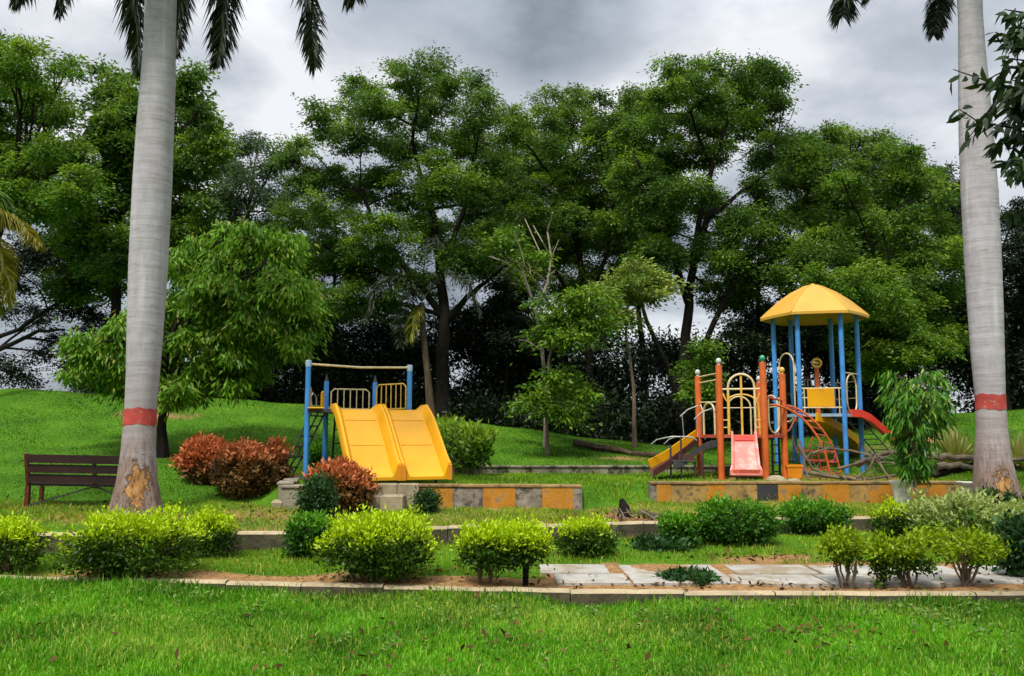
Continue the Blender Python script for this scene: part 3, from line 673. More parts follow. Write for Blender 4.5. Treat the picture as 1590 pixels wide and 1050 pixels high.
# ------------------------------------------------------------------ trees
def blob_leaves(blobs, depth, n, L, W, flat=.46, clump=.34, dvar=2.2, up=.45, droop=.15, hang=0.0, seed=0, keep_clumps=None):
    """leaf sprays gathered in flat clumps inside the lobes of a crown"""
    r = np.random.RandomState(seed)
    full = []
    for b in blobs:
        b = (b[0], b[1], b[2] * .88, b[3] * 1.12) + tuple(b[4:]); full.append(b); side = r.choice([-1, 1])
        for q in range(2):
            a = r.uniform(.1, 3.0) if q else r.uniform(-1.0, .2) * side
            full.append((b[0] + math.cos(a) * b[2] * .95, b[1] - math.sin(a) * b[3] * 1.0, b[2] * r.uniform(.30, .52), b[3] * r.uniform(.38, .6)) + tuple(b[4:]))
    blobs = full
    areas = np.array([b[2] * b[3] for b in blobs], float); areas /= areas.sum()
    Ps = []; Ds = []; young_lit = []; centres = []
    for b, a in zip(blobs, areas):
        dd = b[4] if len(b) > 4 else r.uniform(-dvar, dvar)
        d = depth + dd; c = np.array(at(b[0], b[1], d)); rx = wide(b[2], d); rz = wide(b[3], d); ry = rx * .85
        centres.append((Vector(c), rx, rz))
        nc = max(5, int(len(blobs) ** 0 * rx * rz / (clump * clump * flat) * 2.2))
        m = max(1, int(n * a / nc))
        u = unit(r.normal(size=(nc, 3))) * (r.uniform(0.0, 1, (nc, 1)) ** .42); u[:, 2] = np.where(u[:, 2] < -.5, u[:, 2] * .7, u[:, 2])
        cc = c + u * np.array([rx, ry, rz])
        for q in range(nc):
            s = clump * r.uniform(.55, 1.35)
            g = r.normal(size=(m, 3)) * .5; g *= np.array([s, s, s * flat])
            tilt = r.normal(0, .25, 2); g[:, 2] += g[:, 0] * tilt[0] + g[:, 1] * tilt[1] - .22 * (g[:, 0] ** 2 + g[:, 1] ** 2) / s
            Ps.append(cc[q] + g)
            dd_ = g * np.array([1, 1, .4]) + r.normal(size=(m, 3)) * .35 * s; dd_[:, 2] -= (droop + hang) * s
            Ds.append(dd_); young_lit.append(np.full(m, max(0.0, r.normal(-.08 + .55 * u[q, 2], .42))) * r.uniform(.5, 1, m))  # random young clumps, plus lit lobe tops painted brighter by height
    P = np.concatenate(Ps); D = np.concatenate(Ds)
    Nn = r.normal(size=P.shape) * .8; Nn[:, 2] += up
    ll = L * r.uniform(.6, 1.25, len(P)); ww = W * r.uniform(.7, 1.2, len(P))
    V, Fq = leaf_arrays(P, D, Nn, ll, ww, fold=.2, droop=.15)
    return V, Fq, P, np.concatenate(young_lit), centres
def limb_curve(a, b, sag=.0, n=6, wob=.12):
    a = Vector(a); b = Vector(b); L = (b - a).length; out = []
    o = Vector((random.uniform(-1, 1), random.uniform(-1, 1), random.uniform(-.3, .6))) * wob * L
    for i in range(n + 1):
        t = i / n; out.append(a.lerp(b, t) + o * math.sin(math.pi * t) * (1 - .3 * t) + Vector((0, 0, sag * L * math.sin(math.pi * t))) + Vector((random.uniform(-1, 1), random.uniform(-1, 1), random.uniform(-1, 1))) * .012 * L * (0 < i < n))
    return out
def tree(name, label, depth, trunk, r0, blobs, n, mat, L=.115, W=.044, bark=None, limbs=(), seed=1, group=None, twigs=5, cat='tree', tint=None, dvar=2.2, base_y=None, **kw):
    """trunk: pixel points from the foot up; limbs: extra pixel polylines with a start radius; blobs: lobes of the crown in pixels"""
    random.seed(seed * 17 + 3)
    bark = bark or BARK
    f = trunk[0]; b = at(f[0], f[1], depth); base = Vector((b.x, depth, gz(b.x, depth) - .05))
    root = thing(name, label, cat, base, 0, group)
    tp = [base] + [at(q[0], q[1], depth + (q[2] if len(q) > 2 else 0)) for q in trunk[1:]]
    mb = MB(); k = len(tp)
    P = []; 
    for i in range(k - 1):
        for s in range(4): P.append(tp[i].lerp(tp[i + 1], s / 4))
    P.append(tp[-1]); kk = len(P)
    r0 *= .74
    rad = [r0 * (1.0 - .55 * i / kk) * (1 + .55 * max(0, 1 - i / 2.5)) for i in range(kk)]
    P = [p + Vector((random.uniform(-1, 1), random.uniform(-1, 1), 0)) * r0 * .18 * (0 < i < kk - 1) for i, p in enumerate(P)]
    mb.tube(P, rad, 10, jit=.07)
    nodes = [(p, rr) for p, rr in zip(P, rad)][kk // 3:]
    for lim in limbs:
        lim = (lim[0] * .78, lim[1])
        q = [at(x, y, depth + (dz[0] if dz else -1.6 * i_ / len(lim[1]))) for i_, (x, y, *dz) in enumerate(lim[1])]; qq = []
        for i in range(len(q) - 1):
            for s in range(3): qq.append(q[i].lerp(q[i + 1], s / 3) + Vector((random.uniform(-1, 1), 0, random.uniform(-1, 1))) * lim[0] * .35 * (i + s > 0))
        qq.append(q[-1]); m = len(qq); rr = [lim[0] * (1 - .7 * i / m) for i in range(m)]
        mb.tube(qq, rr, 8, jit=.06); nodes += [(p, r_) for p, r_ in zip(qq, rr)][m // 3:]
    V, Fq, LP, YOUNG_LIT, centres = blob_leaves(blobs, depth, int(n * (2.35 if L < .16 else 1.5)), L, W, dvar=dvar, seed=seed, **kw)
    for c, rx, rz in centres[::2]:
        # join each lobe of the crown to the nearest wood beneath it
        best = min(nodes, key=lambda nd: (nd[0] - c).length + max(0, nd[0].z - c.z) * 1.5)
        r1 = min(best[1] * .62, .018 + .022 * (c - best[0]).length); lc = limb_curve(best[0], c, .05)
        mb.tube(lc, [r1 * (1 - .6 * i / 6) for i in range(7)], 6)
        for _ in range(twigs):
            e = c + Vector((random.uniform(-1, 1) * rx, random.uniform(-1, 1) * rx * .8, random.uniform(-.7, .9) * rz)) * .8
            st = lc[random.randint(3, 6)]
            mb.tube(limb_curve(st, e, .04, 4), [r1 * .38, r1 * .32, r1 * .26, r1 * .2, r1 * .12], 4, caps=False)
    mb.build('trunk', bark, root, base)
    at_ = {'tint': np.repeat(np.clip(YOUNG_LIT, 0, 1), 4)}
    if tint is not None:
        rr = np.random.RandomState(seed); at_ = {'tint': np.repeat((rr.uniform(0, 1, len(LP)) < tint) * rr.uniform(.3, .9, len(LP)), 4)}
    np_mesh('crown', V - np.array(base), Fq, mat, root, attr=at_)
    return root

tree('broadleaf_tree', 'light green feathery tree at the far left of the bank', 21, [(-70, 640), (-40, 470), (10, 330)], .20,
     [(28, 95, 38, 42), (15, 165, 50, 45), (104, 108, 24, 20), (60, 170, 45, 30), (20, 240, 60, 42), (85, 235, 50, 42), (110, 290, 42, 36), (45, 310, 62, 45), (-30, 250, 60, 80), (120, 345, 30, 30), (-40, 120, 50, 60), (95, 180, 25, 20)],
     26000, L_BRIGHT, seed=11, bark=BARK)
tree('broadleaf_tree', 'dark round-topped tree standing behind the left palm', 24, [(175, 640), (180, 480), (190, 330)], .24,
     [(178, 140, 40, 34), (290, 140, 34, 30), (215, 160, 42, 36), (265, 190, 46, 38), (160, 205, 50, 45), (230, 245, 60, 45), (295, 250, 46, 48), (170, 300, 65, 52), (270, 330, 60, 55), (200, 390, 75, 48), (300, 390, 50, 45), (130, 380, 50, 50), (318, 190, 20, 24), (120, 440, 60, 40)],
     34000, L_TREE, L=.14, W=.062, seed=12)
tree('broadleaf_tree', 'bare-limbed dark tree low at the left edge with sky between its branches', 25, [(-60, 640), (-50, 560), (0, 540)], .17,
     [(20, 420, 50, 40), (70, 390, 55, 40), (110, 470, 45, 30), (40, 490, 40, 24), (90, 555, 45, 25), (150, 500, 40, 30), (20, 580, 40, 22), (150, 590, 40, 25)],
     9000, L_DARK, seed=13, limbs=[(.11, [(-40, 560), (20, 535), (60, 515), (100, 512)]), (.10, [(-50, 545), (30, 510), (75, 480), (120, 450)]), (.06, [(40, 525), (80, 530), (120, 545)])])
tree('broadleaf_tree', 'thin hazy far tree between the left palm and the big spreading tree', 34, [(395, 640), (392, 480), (385, 330)], .2,
     [(380, 228, 34, 20), (345, 255, 30, 26), (415, 262, 28, 26), (370, 300, 50, 36), (420, 330, 36, 40), (350, 350, 40, 40), (400, 390, 60, 40), (440, 400, 30, 40), (380, 450, 60, 40)],
     15000, L_GREY, L=.15, W=.055, seed=14, clump=.42)
tree('broadleaf_tree', 'large spreading tree with a dark forked trunk, behind the double slide', 26, [(688, 645), (687, 560), (690, 490), (680, 400), (665, 300)], .30,
     [(668, 98, 26, 15), (612, 103, 16, 8), (640, 128, 44, 22), (552, 140, 30, 18), (700, 128, 30, 18), (742, 140, 28, 20), (585, 165, 55, 26), (665, 170, 55, 30), (735, 180, 36, 28), (505, 195, 40, 28), (560, 215, 48, 32), (625, 225, 55, 34),
      (705, 225, 52, 32), (460, 235, 26, 22), (478, 275, 50, 36), (545, 285, 58, 36), (625, 295, 56, 36), (700, 290, 60, 38), (745, 320, 38, 40), (460, 335, 44, 36), (525, 355, 60, 36), (600, 365, 58, 34), (680, 365, 60, 34),
      (490, 405, 55, 32), (560, 425, 58, 30), (640, 425, 50, 30), (720, 400, 48, 34), (460, 460, 44, 34), (540, 475, 55, 28), (610, 480, 40, 24), (770, 250, 34, 26), (760, 370, 40, 30)],
     62000, L_TREE, seed=15, limbs=[(.15, [(692, 500), (715, 470), (745, 445), (780, 415)]), (.16, [(690, 495), (640, 430), (590, 360), (560, 300)]), (.13, [(685, 420), (720, 330), (740, 230)]), (.12, [(640, 440), (560, 410), (500, 380)]), (.1, [(665, 320), (640, 220), (650, 150)])])
tree('broadleaf_tree', 'leafy tree in the middle of the skyline, lower than the two tall trees', 28, [(918, 660), (915, 560), (905, 440), (890, 330)], .24,
     [(845, 148, 24, 10), (900, 158, 46, 18), (965, 160, 30, 20), (838, 190, 40, 20), (800, 205, 30, 26), (885, 195, 50, 26), (945, 205, 46, 28), (820, 245, 50, 30), (890, 245, 60, 32), (960, 255, 50, 36), (800, 295, 46, 34), (860, 305, 58, 34), (930, 315, 60, 36),
      (820, 350, 52, 30), (890, 365, 60, 34), (960, 370, 55, 36), (840, 405, 50, 28), (920, 425, 56, 30), (990, 430, 40, 36), (800, 440, 40, 30), (880, 450, 46, 24)],
     46000, L_TREE2, seed=16, limbs=[(.12, [(912, 520), (880, 450), (840, 380)]), (.12, [(908, 480), (940, 400), (955, 300)])])
tree('broadleaf_tree', 'tallest tree of the right half with a clear forked dark trunk', 24.5, [(1062, 668), (1060, 600), (1066, 520), (1072, 430), (1100, 330)], .26,
     [(1052, 112, 34, 16), (1110, 105, 36, 14), (1160, 110, 36, 16), (1200, 118, 26, 14), (1032, 145, 40, 22), (1095, 145, 50, 24), (1160, 150, 46, 24), (1195, 160, 24, 18), (1005, 175, 36, 24), (1060, 190, 46, 26), (1125, 195, 46, 24), (1180, 200, 36, 22),
      (985, 215, 40, 30), (1040, 240, 42, 26), (1100, 245, 38, 22), (1185, 245, 26, 22), (990, 270, 44, 30), (1060, 290, 46, 26), (1170, 300, 28, 22), (1010, 325, 50, 30), (1110, 330, 42, 26), (1150, 350, 46, 30), (1020, 390, 46, 30), (1120, 400, 50, 30), (1170, 420, 46, 30), (1000, 440, 34, 24), (1130, 460, 46, 28)],
     52000, L_TREE, seed=17, limbs=[(.14, [(1068, 470), (1040, 380), (1015, 310), (990, 250)]), (.13, [(1074, 420), (1090, 320), (1110, 250), (1130, 190)]), (.10, [(1095, 340), (1150, 300), (1190, 270)]), (.13, [(1060, 640), (1035, 570), (1005, 500), (985, 430)]), (.13, [(1062, 620), (1110, 500), (1150, 420), (1200, 350)]), (.07, [(1105, 260), (1080, 200), (1060, 140)]), (.028, [(1170, 285), (1205, 215), (1222, 150)]), (.018, [(1205, 215), (1228, 185), (1236, 160)]), (.018, [(1195, 240), (1220, 215), (1232, 208)]), (.016, [(1212, 190), (1212, 165), (1206, 140)])])
tree('broadleaf_tree', 'broad bushy tree behind the domed tower, right of the tallest tree', 25, [(1215, 660), (1220, 560), (1270, 430), (1310, 340)], .24,
     [(1240, 228, 30, 18), (1300, 218, 44, 16), (1360, 228, 34, 16), (1395, 238, 30, 16), (1228, 265, 34, 30), (1285, 262, 50, 30), (1350, 270, 50, 32), (1410, 280, 40, 28), (1245, 315, 46, 34), (1310, 325, 58, 36), (1380, 330, 52, 34), (1440, 310, 36, 24), (1215, 370, 42, 36), (1275, 385, 55, 36), (1345, 390, 58, 36),
      (1415, 385, 52, 36), (1465, 350, 30, 30), (1240, 440, 50, 32), (1320, 455, 60, 34), (1400, 455, 56, 36), (1460, 430, 44, 44), (1370, 515, 60, 36), (1440, 510, 50, 40)],
     54000, L_TREE2, seed=18, limbs=[(.13, [(1235, 520), (1300, 420), (1380, 340)])])
tree('broadleaf_tree', 'bright green lower tree right of the dome roof', 23, [(1400, 640), (1398, 560), (1390, 480)], .15,
     [(1290, 290, 28, 20), (1340, 350, 30, 18), (1300, 440, 46, 28), (1360, 440, 40, 26), (1380, 490, 56, 26), (1330, 520, 46, 28), (1430, 540, 50, 26), (1380, 560, 56, 30)],
     17000, L_BRIGHT, seed=19)
tree('broadleaf_tree', 'dark tree standing behind the right palm', 27, [(1560, 650), (1560, 520), (1555, 430)], .2,
     [(1480, 290, 26, 16), (1560, 345, 40, 26), (1620, 340, 40, 40), (1480, 330, 30, 26), (1500, 390, 44, 38), (1570, 400, 50, 40), (1620, 440, 50, 50), (1500, 460, 50, 40), (1570, 480, 55, 45), (1480, 540, 50, 40), (1560, 560, 60, 40)],
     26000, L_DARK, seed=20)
tree('weeping_tree', 'bright green weeping tree with hanging leaf sprays, behind the left palm', 17, [(253, 690), (252, 620), (258, 540), (300, 450)], .12,
     [(390, 365, 40, 24), (340, 385, 46, 26), (430, 400, 36, 28), (300, 420, 46, 28), (375, 430, 52, 32), (450, 445, 34, 36), (330, 475, 50, 34), (405, 490, 48, 34), (465, 490, 22, 40), (290, 500, 50, 36), (350, 535, 46, 34), (420, 535, 40, 26), (270, 560, 46, 34), (330, 585, 42, 26),
      (190, 545, 40, 28), (140, 540, 30, 28), (170, 580, 40, 26), (225, 590, 40, 24), (385, 565, 36, 20), (270, 610, 40, 18), (125, 575, 24, 18), (210, 500, 34, 26)],
     23000, L_WEEP, L=.155, W=.046, seed=21, tint=.12, hang=1.1, up=.2, dvar=1.0, flat=.7, clump=.24, limbs=[(.06, [(258, 560), (210, 530), (160, 530)]), (.06, [(262, 530), (340, 460), (400, 420)])])
tree('slender_tree', 'slender young tree with bare bleached branches on the lawn right of the slide', 19.5, [(850, 712), (848, 640), (852, 560), (868, 490)], .055,
     [(870, 490, 44, 22), (905, 465, 36, 20), (840, 510, 28, 18), (920, 500, 34, 22), (880, 530, 36, 18), (780, 375, 30, 14), (815, 400, 30, 14), (855, 610, 40, 18), (830, 630, 32, 14), (875, 640, 30, 14), (895, 605, 26, 16), (860, 580, 24, 14)],
     4200, L_BRIGHT, L=.14, W=.055, seed=22, bark=BARKL, dvar=.9, clump=.30, flat=.3, limbs=[(.035, [(868, 495), (840, 450), (815, 415), (790, 400)])])
def dead_branches():
    root = thing('dead_tree', 'leafless dead tree of pale bleached branches behind the slender young tree', 'tree', (at(846, 690, 20.2).x, 20.2, gz(at(846, 690, 20.2).x, 20.2) - .05))
    mb = MB(); random.seed(5)
    def br(pts, r, d=20.2):
        q = [at(x, y, d + random.uniform(-.3, .3)) for x, y in pts]; mb.tube(q, [r * (1 - .6 * i / len(q)) for i in range(len(q))], 6)
    br([(846, 700), (848, 620), (842, 545), (832, 480), (812, 425), (800, 385), (806, 350)], .055)
    br([(832, 480), (850, 440), (856, 400), (850, 360), (858, 330)], .034); br([(812, 425), (780, 405), (758, 398)], .022); br([(856, 400), (842, 375), (828, 350)], .02)
    br([(842, 545), (820, 530), (806, 528)], .022); br([(838, 510), (870, 480), (880, 455)], .025); br([(850, 440), (830, 420), (840, 395), (815, 340)], .018)
    br([(800, 385), (780, 360)], .014); br([(856, 400), (868, 372)], .014); br([(848, 430), (862, 420)], .012)
    mb.build('branches', DEADW, root, root.location)
dead_branches()
tree('slender_tree', 'small pale leaved tree with drooping top, in front of the tallest tree', 21.5, [(985, 690), (984, 600), (972, 520), (975, 460)], .07,
     [(990, 425, 40, 16), (955, 440, 36, 16), (1020, 440, 30, 16), (985, 455, 40, 16), (935, 470, 34, 18), (960, 490, 30, 16)], 3000, L_PALE, L=.14, W=.055, seed=23, bark=BARKL, dvar=.9, clump=.30, flat=.3)
tree('slender_tree', 'thin light green sapling growing behind the climbing towers', 21, [(1088, 690), (1090, 620), (1086, 560)], .045,
     [(1085, 570, 22, 18), (1100, 600, 20, 16), (1075, 610, 22, 18), (1095, 545, 16, 12)], 2000, L_BRIGHT, L=.12, W=.05, seed=24, dvar=.5, clump=.25)
tree('broadleaf_tree', 'far tree filling the skyline between the spreading tree and the middle tree', 32, [(800, 660), (798, 520), (792, 380)], .2,
     [(785, 185, 26, 14), (800, 225, 50, 26), (755, 250, 40, 26), (830, 270, 50, 30), (775, 300, 56, 32), (840, 330, 50, 30), (740, 340, 44, 30), (790, 370, 60, 32), (720, 290, 36, 26), (860, 390, 50, 30), (750, 410, 50, 28)], 15000, L_FAR, L=.14, W=.055, seed=41)
tree('broadleaf_tree', 'far hazy tree on the skyline right of the tallest tree', 33, [(1250, 660), (1255, 520), (1280, 380)], .2,
     [(1235, 215, 26, 14), (1270, 240, 40, 20), (1330, 225, 36, 16), (1390, 245, 36, 18), (1440, 275, 34, 20), (1475, 315, 30, 22), (1230, 270, 40, 28), (1300, 285, 56, 30), (1370, 290, 56, 30), (1430, 330, 46, 30), (1250, 340, 50, 34), (1480, 375, 40, 34), (1330, 350, 60, 34), (1400, 400, 60, 34)], 18000, L_FAR, L=.14, W=.055, seed=42)
tree('broadleaf_tree', 'far tree filling the gap between the middle tree and the tallest tree', 32, [(1000, 670), (998, 540), (985, 400)], .2,
     [(975, 150, 22, 12), (985, 185, 36, 22), (955, 230, 46, 28), (1010, 260, 46, 28), (960, 290, 56, 30), (1000, 340, 50, 32), (940, 370, 56, 30), (1010, 410, 50, 30), (960, 440, 50, 26)], 12000, L_FAR, L=.14, W=.055, seed=43)
# bare trunks in the shade under the canopy: one tree each, crowns merged with the roof of leaves above
for i, (px, py, r, top, lab, br) in enumerate([
        (500, 640, .12, (520, 400), 'dark slanting trunk in the shade left of the slide', [(450, 430, 50, 40), (520, 400, 50, 30), (480, 520, 60, 40)]),
        (778, 655, .10, (790, 440), 'thin dark trunk between the slide and the slender young tree', [(790, 470, 46, 30), (750, 500, 40, 30), (800, 520, 40, 30)]),
        (1155, 668, .14, (1180, 430), 'dark trunk in the shade behind the left climbing tower', [(1180, 500, 50, 36), (1150, 540, 50, 36), (1220, 520, 40, 40)])]):
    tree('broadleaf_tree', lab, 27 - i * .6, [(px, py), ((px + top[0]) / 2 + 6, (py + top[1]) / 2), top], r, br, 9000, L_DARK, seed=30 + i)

# small palm under the big tree and the yellowing palm at the left edge
def small_palm():
    d = 22.5; b = at(670, 645, d); base = Vector((b.x, d, gz(b.x, d) - .05))
    root = thing('fan_frond_palm', 'slender palm with a pale brown stem and drooping fronds, under the big spreading tree', 'palm tree', base)
    mb = MB(); mb.tube([base, at(664, 580, d), at(657, 520, d), at(655, 470, d)], [.13, .09, .085, .08], 12, jit=.05); mb.build('trunk', BARKM, root, base)
    for pts in ([(655, 468), (620, 430), (585, 450), (565, 500)], [(655, 468), (690, 425), (725, 440), (745, 490)], [(655, 468), (640, 450), (626, 500), (622, 540)], [(655, 468), (660, 400), (670, 370), (690, 380)]):
        frond('frond', [at(x, y, d + random.uniform(-.8, .8) * (i > 0)) for i, (x, y) in enumerate(pts)], L_FROND, root, leaf=.5, n=36, wd=.03, origin=base)
    frond('dry_frond', [at(655, 475, d), at(645, 490, d - .2), at(636, 530, d - .2)], L_YFROND, root, leaf=.4, n=25, wd=.05, origin=base)
small_palm()
def left_palm():
    d = 12; b = at(-95, 800, d); base = Vector((b.x, d, gz(b.x, d) - .05))
    root = thing('feather_palm', 'yellow green palm fronds reaching in at the left edge above the bench', 'palm tree', base)
    top = at(-85, 340, d); mb = MB(); mb.tube([base, base.lerp(top, .5), top], [.17, .13, .12], 12, jit=.04); mb.build('trunk', BARKL, root, base)
    for pts, q in (([(-85, 340, 0), (-40, 320, 0), (20, 340, .1), (62, 380, .1)], 0), ([(-85, 340, 0), (-40, 350, -.2), (0, 390, -.3), (18, 470, -.3)], 0), ([(-85, 335, 0), (-40, 300, .3), (0, 310, .5), (22, 345, .6)], 1), ([(-85, 340, 0), (-60, 360, .3), (-20, 420, .4), (-4, 480, .4)], 0),
                   ([(-85, 330, 0), (-120, 260, .3), (-180, 270, .5), (-230, 340, .6)], 1), ([(-85, 330, 0), (-80, 240, -.6), (-60, 230, -1.2), (-50, 300, -1.7)], 1)):
        frond('frond', [at(x, y, d + z) for x, y, z in pts], L_YFROND if q == 0 else L_BRIGHT, root, leaf=.42, n=70, wd=.03, origin=base)
left_palm()

# dense shade-dark thicket along the top of the bank: one far-off mass
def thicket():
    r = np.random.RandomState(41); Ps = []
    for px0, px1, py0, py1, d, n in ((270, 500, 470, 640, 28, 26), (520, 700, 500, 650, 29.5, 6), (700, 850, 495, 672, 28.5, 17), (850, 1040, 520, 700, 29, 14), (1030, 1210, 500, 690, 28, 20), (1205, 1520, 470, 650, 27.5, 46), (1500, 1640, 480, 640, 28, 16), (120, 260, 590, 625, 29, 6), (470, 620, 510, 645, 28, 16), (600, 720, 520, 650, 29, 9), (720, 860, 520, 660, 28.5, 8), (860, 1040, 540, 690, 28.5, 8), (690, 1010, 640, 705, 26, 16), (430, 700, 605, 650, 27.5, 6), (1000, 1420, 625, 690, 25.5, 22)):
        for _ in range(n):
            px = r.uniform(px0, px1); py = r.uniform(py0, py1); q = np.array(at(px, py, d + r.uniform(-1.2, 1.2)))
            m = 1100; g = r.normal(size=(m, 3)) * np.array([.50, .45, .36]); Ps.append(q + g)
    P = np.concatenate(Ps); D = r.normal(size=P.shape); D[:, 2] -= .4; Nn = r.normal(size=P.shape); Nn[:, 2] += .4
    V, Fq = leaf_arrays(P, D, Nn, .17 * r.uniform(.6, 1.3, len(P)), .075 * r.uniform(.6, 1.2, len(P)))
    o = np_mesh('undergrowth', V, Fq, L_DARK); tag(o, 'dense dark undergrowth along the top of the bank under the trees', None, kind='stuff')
thicket()

# ------------------------------------------------------------------ shrubs
def shrub(name, label, px, depth, wpx, top, base, mat, n=6000, L=.06, W=.028, flat_top=.6, tip=.33, stems=3, lift=.18, group=None, seed=1, deep=.8, tipw=.8, cat='shrub', droop=.0, foot=1.1, ragged=.17, stem_m=None, rstem=.018, tip_all=0.0, clump=0.058):
    r = np.random.RandomState(seed); random.seed(seed)
    x = at(px, base, depth).x; z0 = gz(x, depth); H = at(px, top, depth).z - z0; Wd = wide(wpx, depth) / 2 * (.88 if mat in (L_HEDGE, L_RED) else .95); Dp = Wd * deep if Wd < .7 else .7 * deep + (Wd - .7) * .25
    root = thing(name, label, cat, (x, depth, z0 - .02), 0, group)
    zc = H * (lift + (1 - lift) / 2); hz = H * (1 - lift) / 2
    # clumps of leaves on a rounded, flat-topped mass
    if mat is L_HEDGE and L == .06: L, W, n = .046, .022, int(n * .95)
    nc = max(20, n // 40); u = unit(r.normal(size=(nc, 3))); rad = r.uniform(0.15, 1, (nc, 1)) ** .33
    e = 2.0 + 2.0 * flat_top
    k = (np.abs(u) ** e).sum(1, keepdims=True) ** (-1 / e)
    wob = 1 + ragged * (np.sin(u[:, :1] * 7 + seed) * np.sin(u[:, 1:2] * 6 + seed * 2) + r.normal(0, .6, (nc, 1)))
    c = u * k * rad * wob * np.array([max(.05, Wd - clump * .9), Dp, max(.04, hz - clump * .5)]); c[:, 2] += zc
    m = max(4, n // nc)
    P = np.repeat(c, m, 0) + r.normal(size=(nc * m, 3)) * clump * np.array([1, 1, .75])
    out = np.repeat(u, m, 0)
    D = out * .7 + r.normal(size=P.shape) * .6; D[:, 2] += .35 - droop
    Nn = out * .6 + r.normal(size=P.shape) * .6; Nn[:, 2] += .5
    sx = np.percentile(np.abs(P[:, 0]), 97); P[:, 0] *= (Wd - L * .45) / sx; P[:, 1] *= min(1.0, (Wd - L * .45) / sx * 1.1)
    zt_ = np.percentile(P[:, 2], 98); P[:, 2] = np.where(P[:, 2] > 0, P[:, 2] * (H - L * .45) / zt_, P[:, 2])
    hfr = P[:, 2] / H; keep = hfr > .02; P, D, Nn, hfr = P[keep], D[keep], Nn[keep], hfr[keep]
    edge = np.clip((np.abs(P[:, 0]) / Wd), 0, 1.2)
    young = np.clip((hfr + .12 * edge ** 2 - (1 - tip)) / .16 + np.repeat(r.normal(0, .45, nc), m)[keep] + r.normal(0, .25, len(P)), 0, 1) * tipw
    if tip_all: young = np.maximum(young, (r.uniform(0, 1, len(P)) < tip_all) * r.uniform(.3, .9, len(P)))
    # young shoots stand up above the cut surface
    D[:, 2] += young * .5
    V, Fq = leaf_arrays(P, D, Nn, L * r.uniform(.6, 1.3, len(P)) * (1 + .15 * young), W * r.uniform(.7, 1.25, len(P)), fold=.2)
    np_mesh('foliage', V, Fq, mat, root, attr={'tint': np.repeat(young, 4)})
    mb = MB()
    for i in range(stems):
        a = Vector(((i - (stems - 1) / 2) / max(1, stems) * Wd * foot + random.uniform(-.04, .04), random.uniform(-.06, .06), -.05))
        for b in range(4):
            e_ = Vector((a.x * 1.2 + random.uniform(-.5, .5) * Wd, random.uniform(-.6, .6) * Dp, zc + random.uniform(-.1, .7) * hz))
            j = a.lerp(Vector((a.x, a.y, H * lift)), 1.0) + Vector((random.uniform(-.02, .02), random.uniform(-.02, .02), 0))
            if foot < .5: e_.x = random.uniform(-.8, .8) * Wd; j = a.lerp(e_, .35) + Vector((random.uniform(-.05, .05), 0, .05))
            mb.tube([a, j] + limb_curve(j, e_, .05, 3)[1:], [rstem, rstem * .85, rstem * .6, rstem * .45, rstem * .25], 6, caps=False)
    mb.build('stem', stem_m or BARKL, root)
    return root
G1 = 'trimmed hedge shrubs along the front of the path'
shrub('hedge_shrub', 'yellow-topped hedge shrub cut by the left edge of the photo', 8, 9.25, 118, 806, 886, L_HEDGE, 6500, seed=1, group=G1, lift=.1)
shrub('hedge_shrub', 'widest yellow-topped hedge shrub, in front of the left palm', 205, 8.95, 206, 797, 893, L_HEDGE, 13000, seed=2, group=G1, lift=.08, stems=5)
shrub('hedge_shrub', 'small yellow-topped hedge shrub tucked behind the widest one', 322, 10.3, 86, 796, 866, L_HEDGE, 5500, seed=3, group=G1, lift=.05)
shrub('hedge_shrub', 'squarish bushy yellow-topped hedge shrub, below the double slide', 590, 8.65, 178, 800, 903, L_HEDGE, 14000, seed=4, group=G1, lift=.10, stems=5)
shrub('hedge_shrub', 'yellow-topped hedge shrub on a thin forked stem, left one of the joined pair', 755, 8.45, 96, 812, 903, L_HEDGE, 5500, seed=5, group=G1, lift=.34, stems=2, flat_top=.8)
shrub('hedge_shrub', 'yellow-topped hedge shrub on one bare dark stem, right one of the joined pair', 812, 8.42, 86, 812, 907, L_HEDGE, 5000, seed=6, group=G1, lift=.38, stems=1, flat_top=.8, rstem=.03, stem_m=BARK)
G2 = 'hedge shrubs along the edge of the second terrace'
shrub('hedge_shrub', 'yellow-topped hedge shrub left of the dry twig heap', 910, 10.4, 96, 806, 864, L_HEDGE, 6000, seed=7, group=G2, lift=.06)
shrub('hedge_shrub', 'small yellowish hedge shrub touching the wide green one', 1055, 11.3, 60, 798, 850, L_HEDGEG, 3500, seed=8, group=G2, lift=.05, tip=.35)
shrub('hedge_shrub', 'wide deep green hedge shrub below the climbing towers', 1142, 11.5, 122, 778, 850, L_HEDGEG, 9500, seed=9, group=G2, lift=.03, tip=.3, tipw=.6, ragged=.14)
shrub('hedge_shrub', 'low ragged green hedge shrub in front of the black wall block', 1262, 12.6, 100, 776, 832, L_HEDGEG, 6000, seed=10, group=G2, lift=.03, tip=.35, tipw=.7, ragged=.2)
shrub('hedge_shrub', 'round yellow-topped hedge shrub in front of the white planter', 1390, 11.6, 74, 780, 826, L_HEDGE, 4500, seed=12, group=G2, lift=.05)
shrub('variegated_shrub', 'pale speckled shrub with loose twigs, in front of the right palm', 1488, 11.0, 130, 768, 832, L_VARI, 6500, seed=13, lift=.05, tip_all=.5, ragged=.2, L=.075, W=.03)
shrub('variegated_shrub', 'pale speckled shrub at the right edge beside the clay pot', 1582, 11.0, 80, 782, 850, L_VARI, 3600, seed=14, lift=.08, tip_all=.4, ragged=.25, L=.07, W=.03)
G3 = 'leggy shrubs on the right part of the path edge'
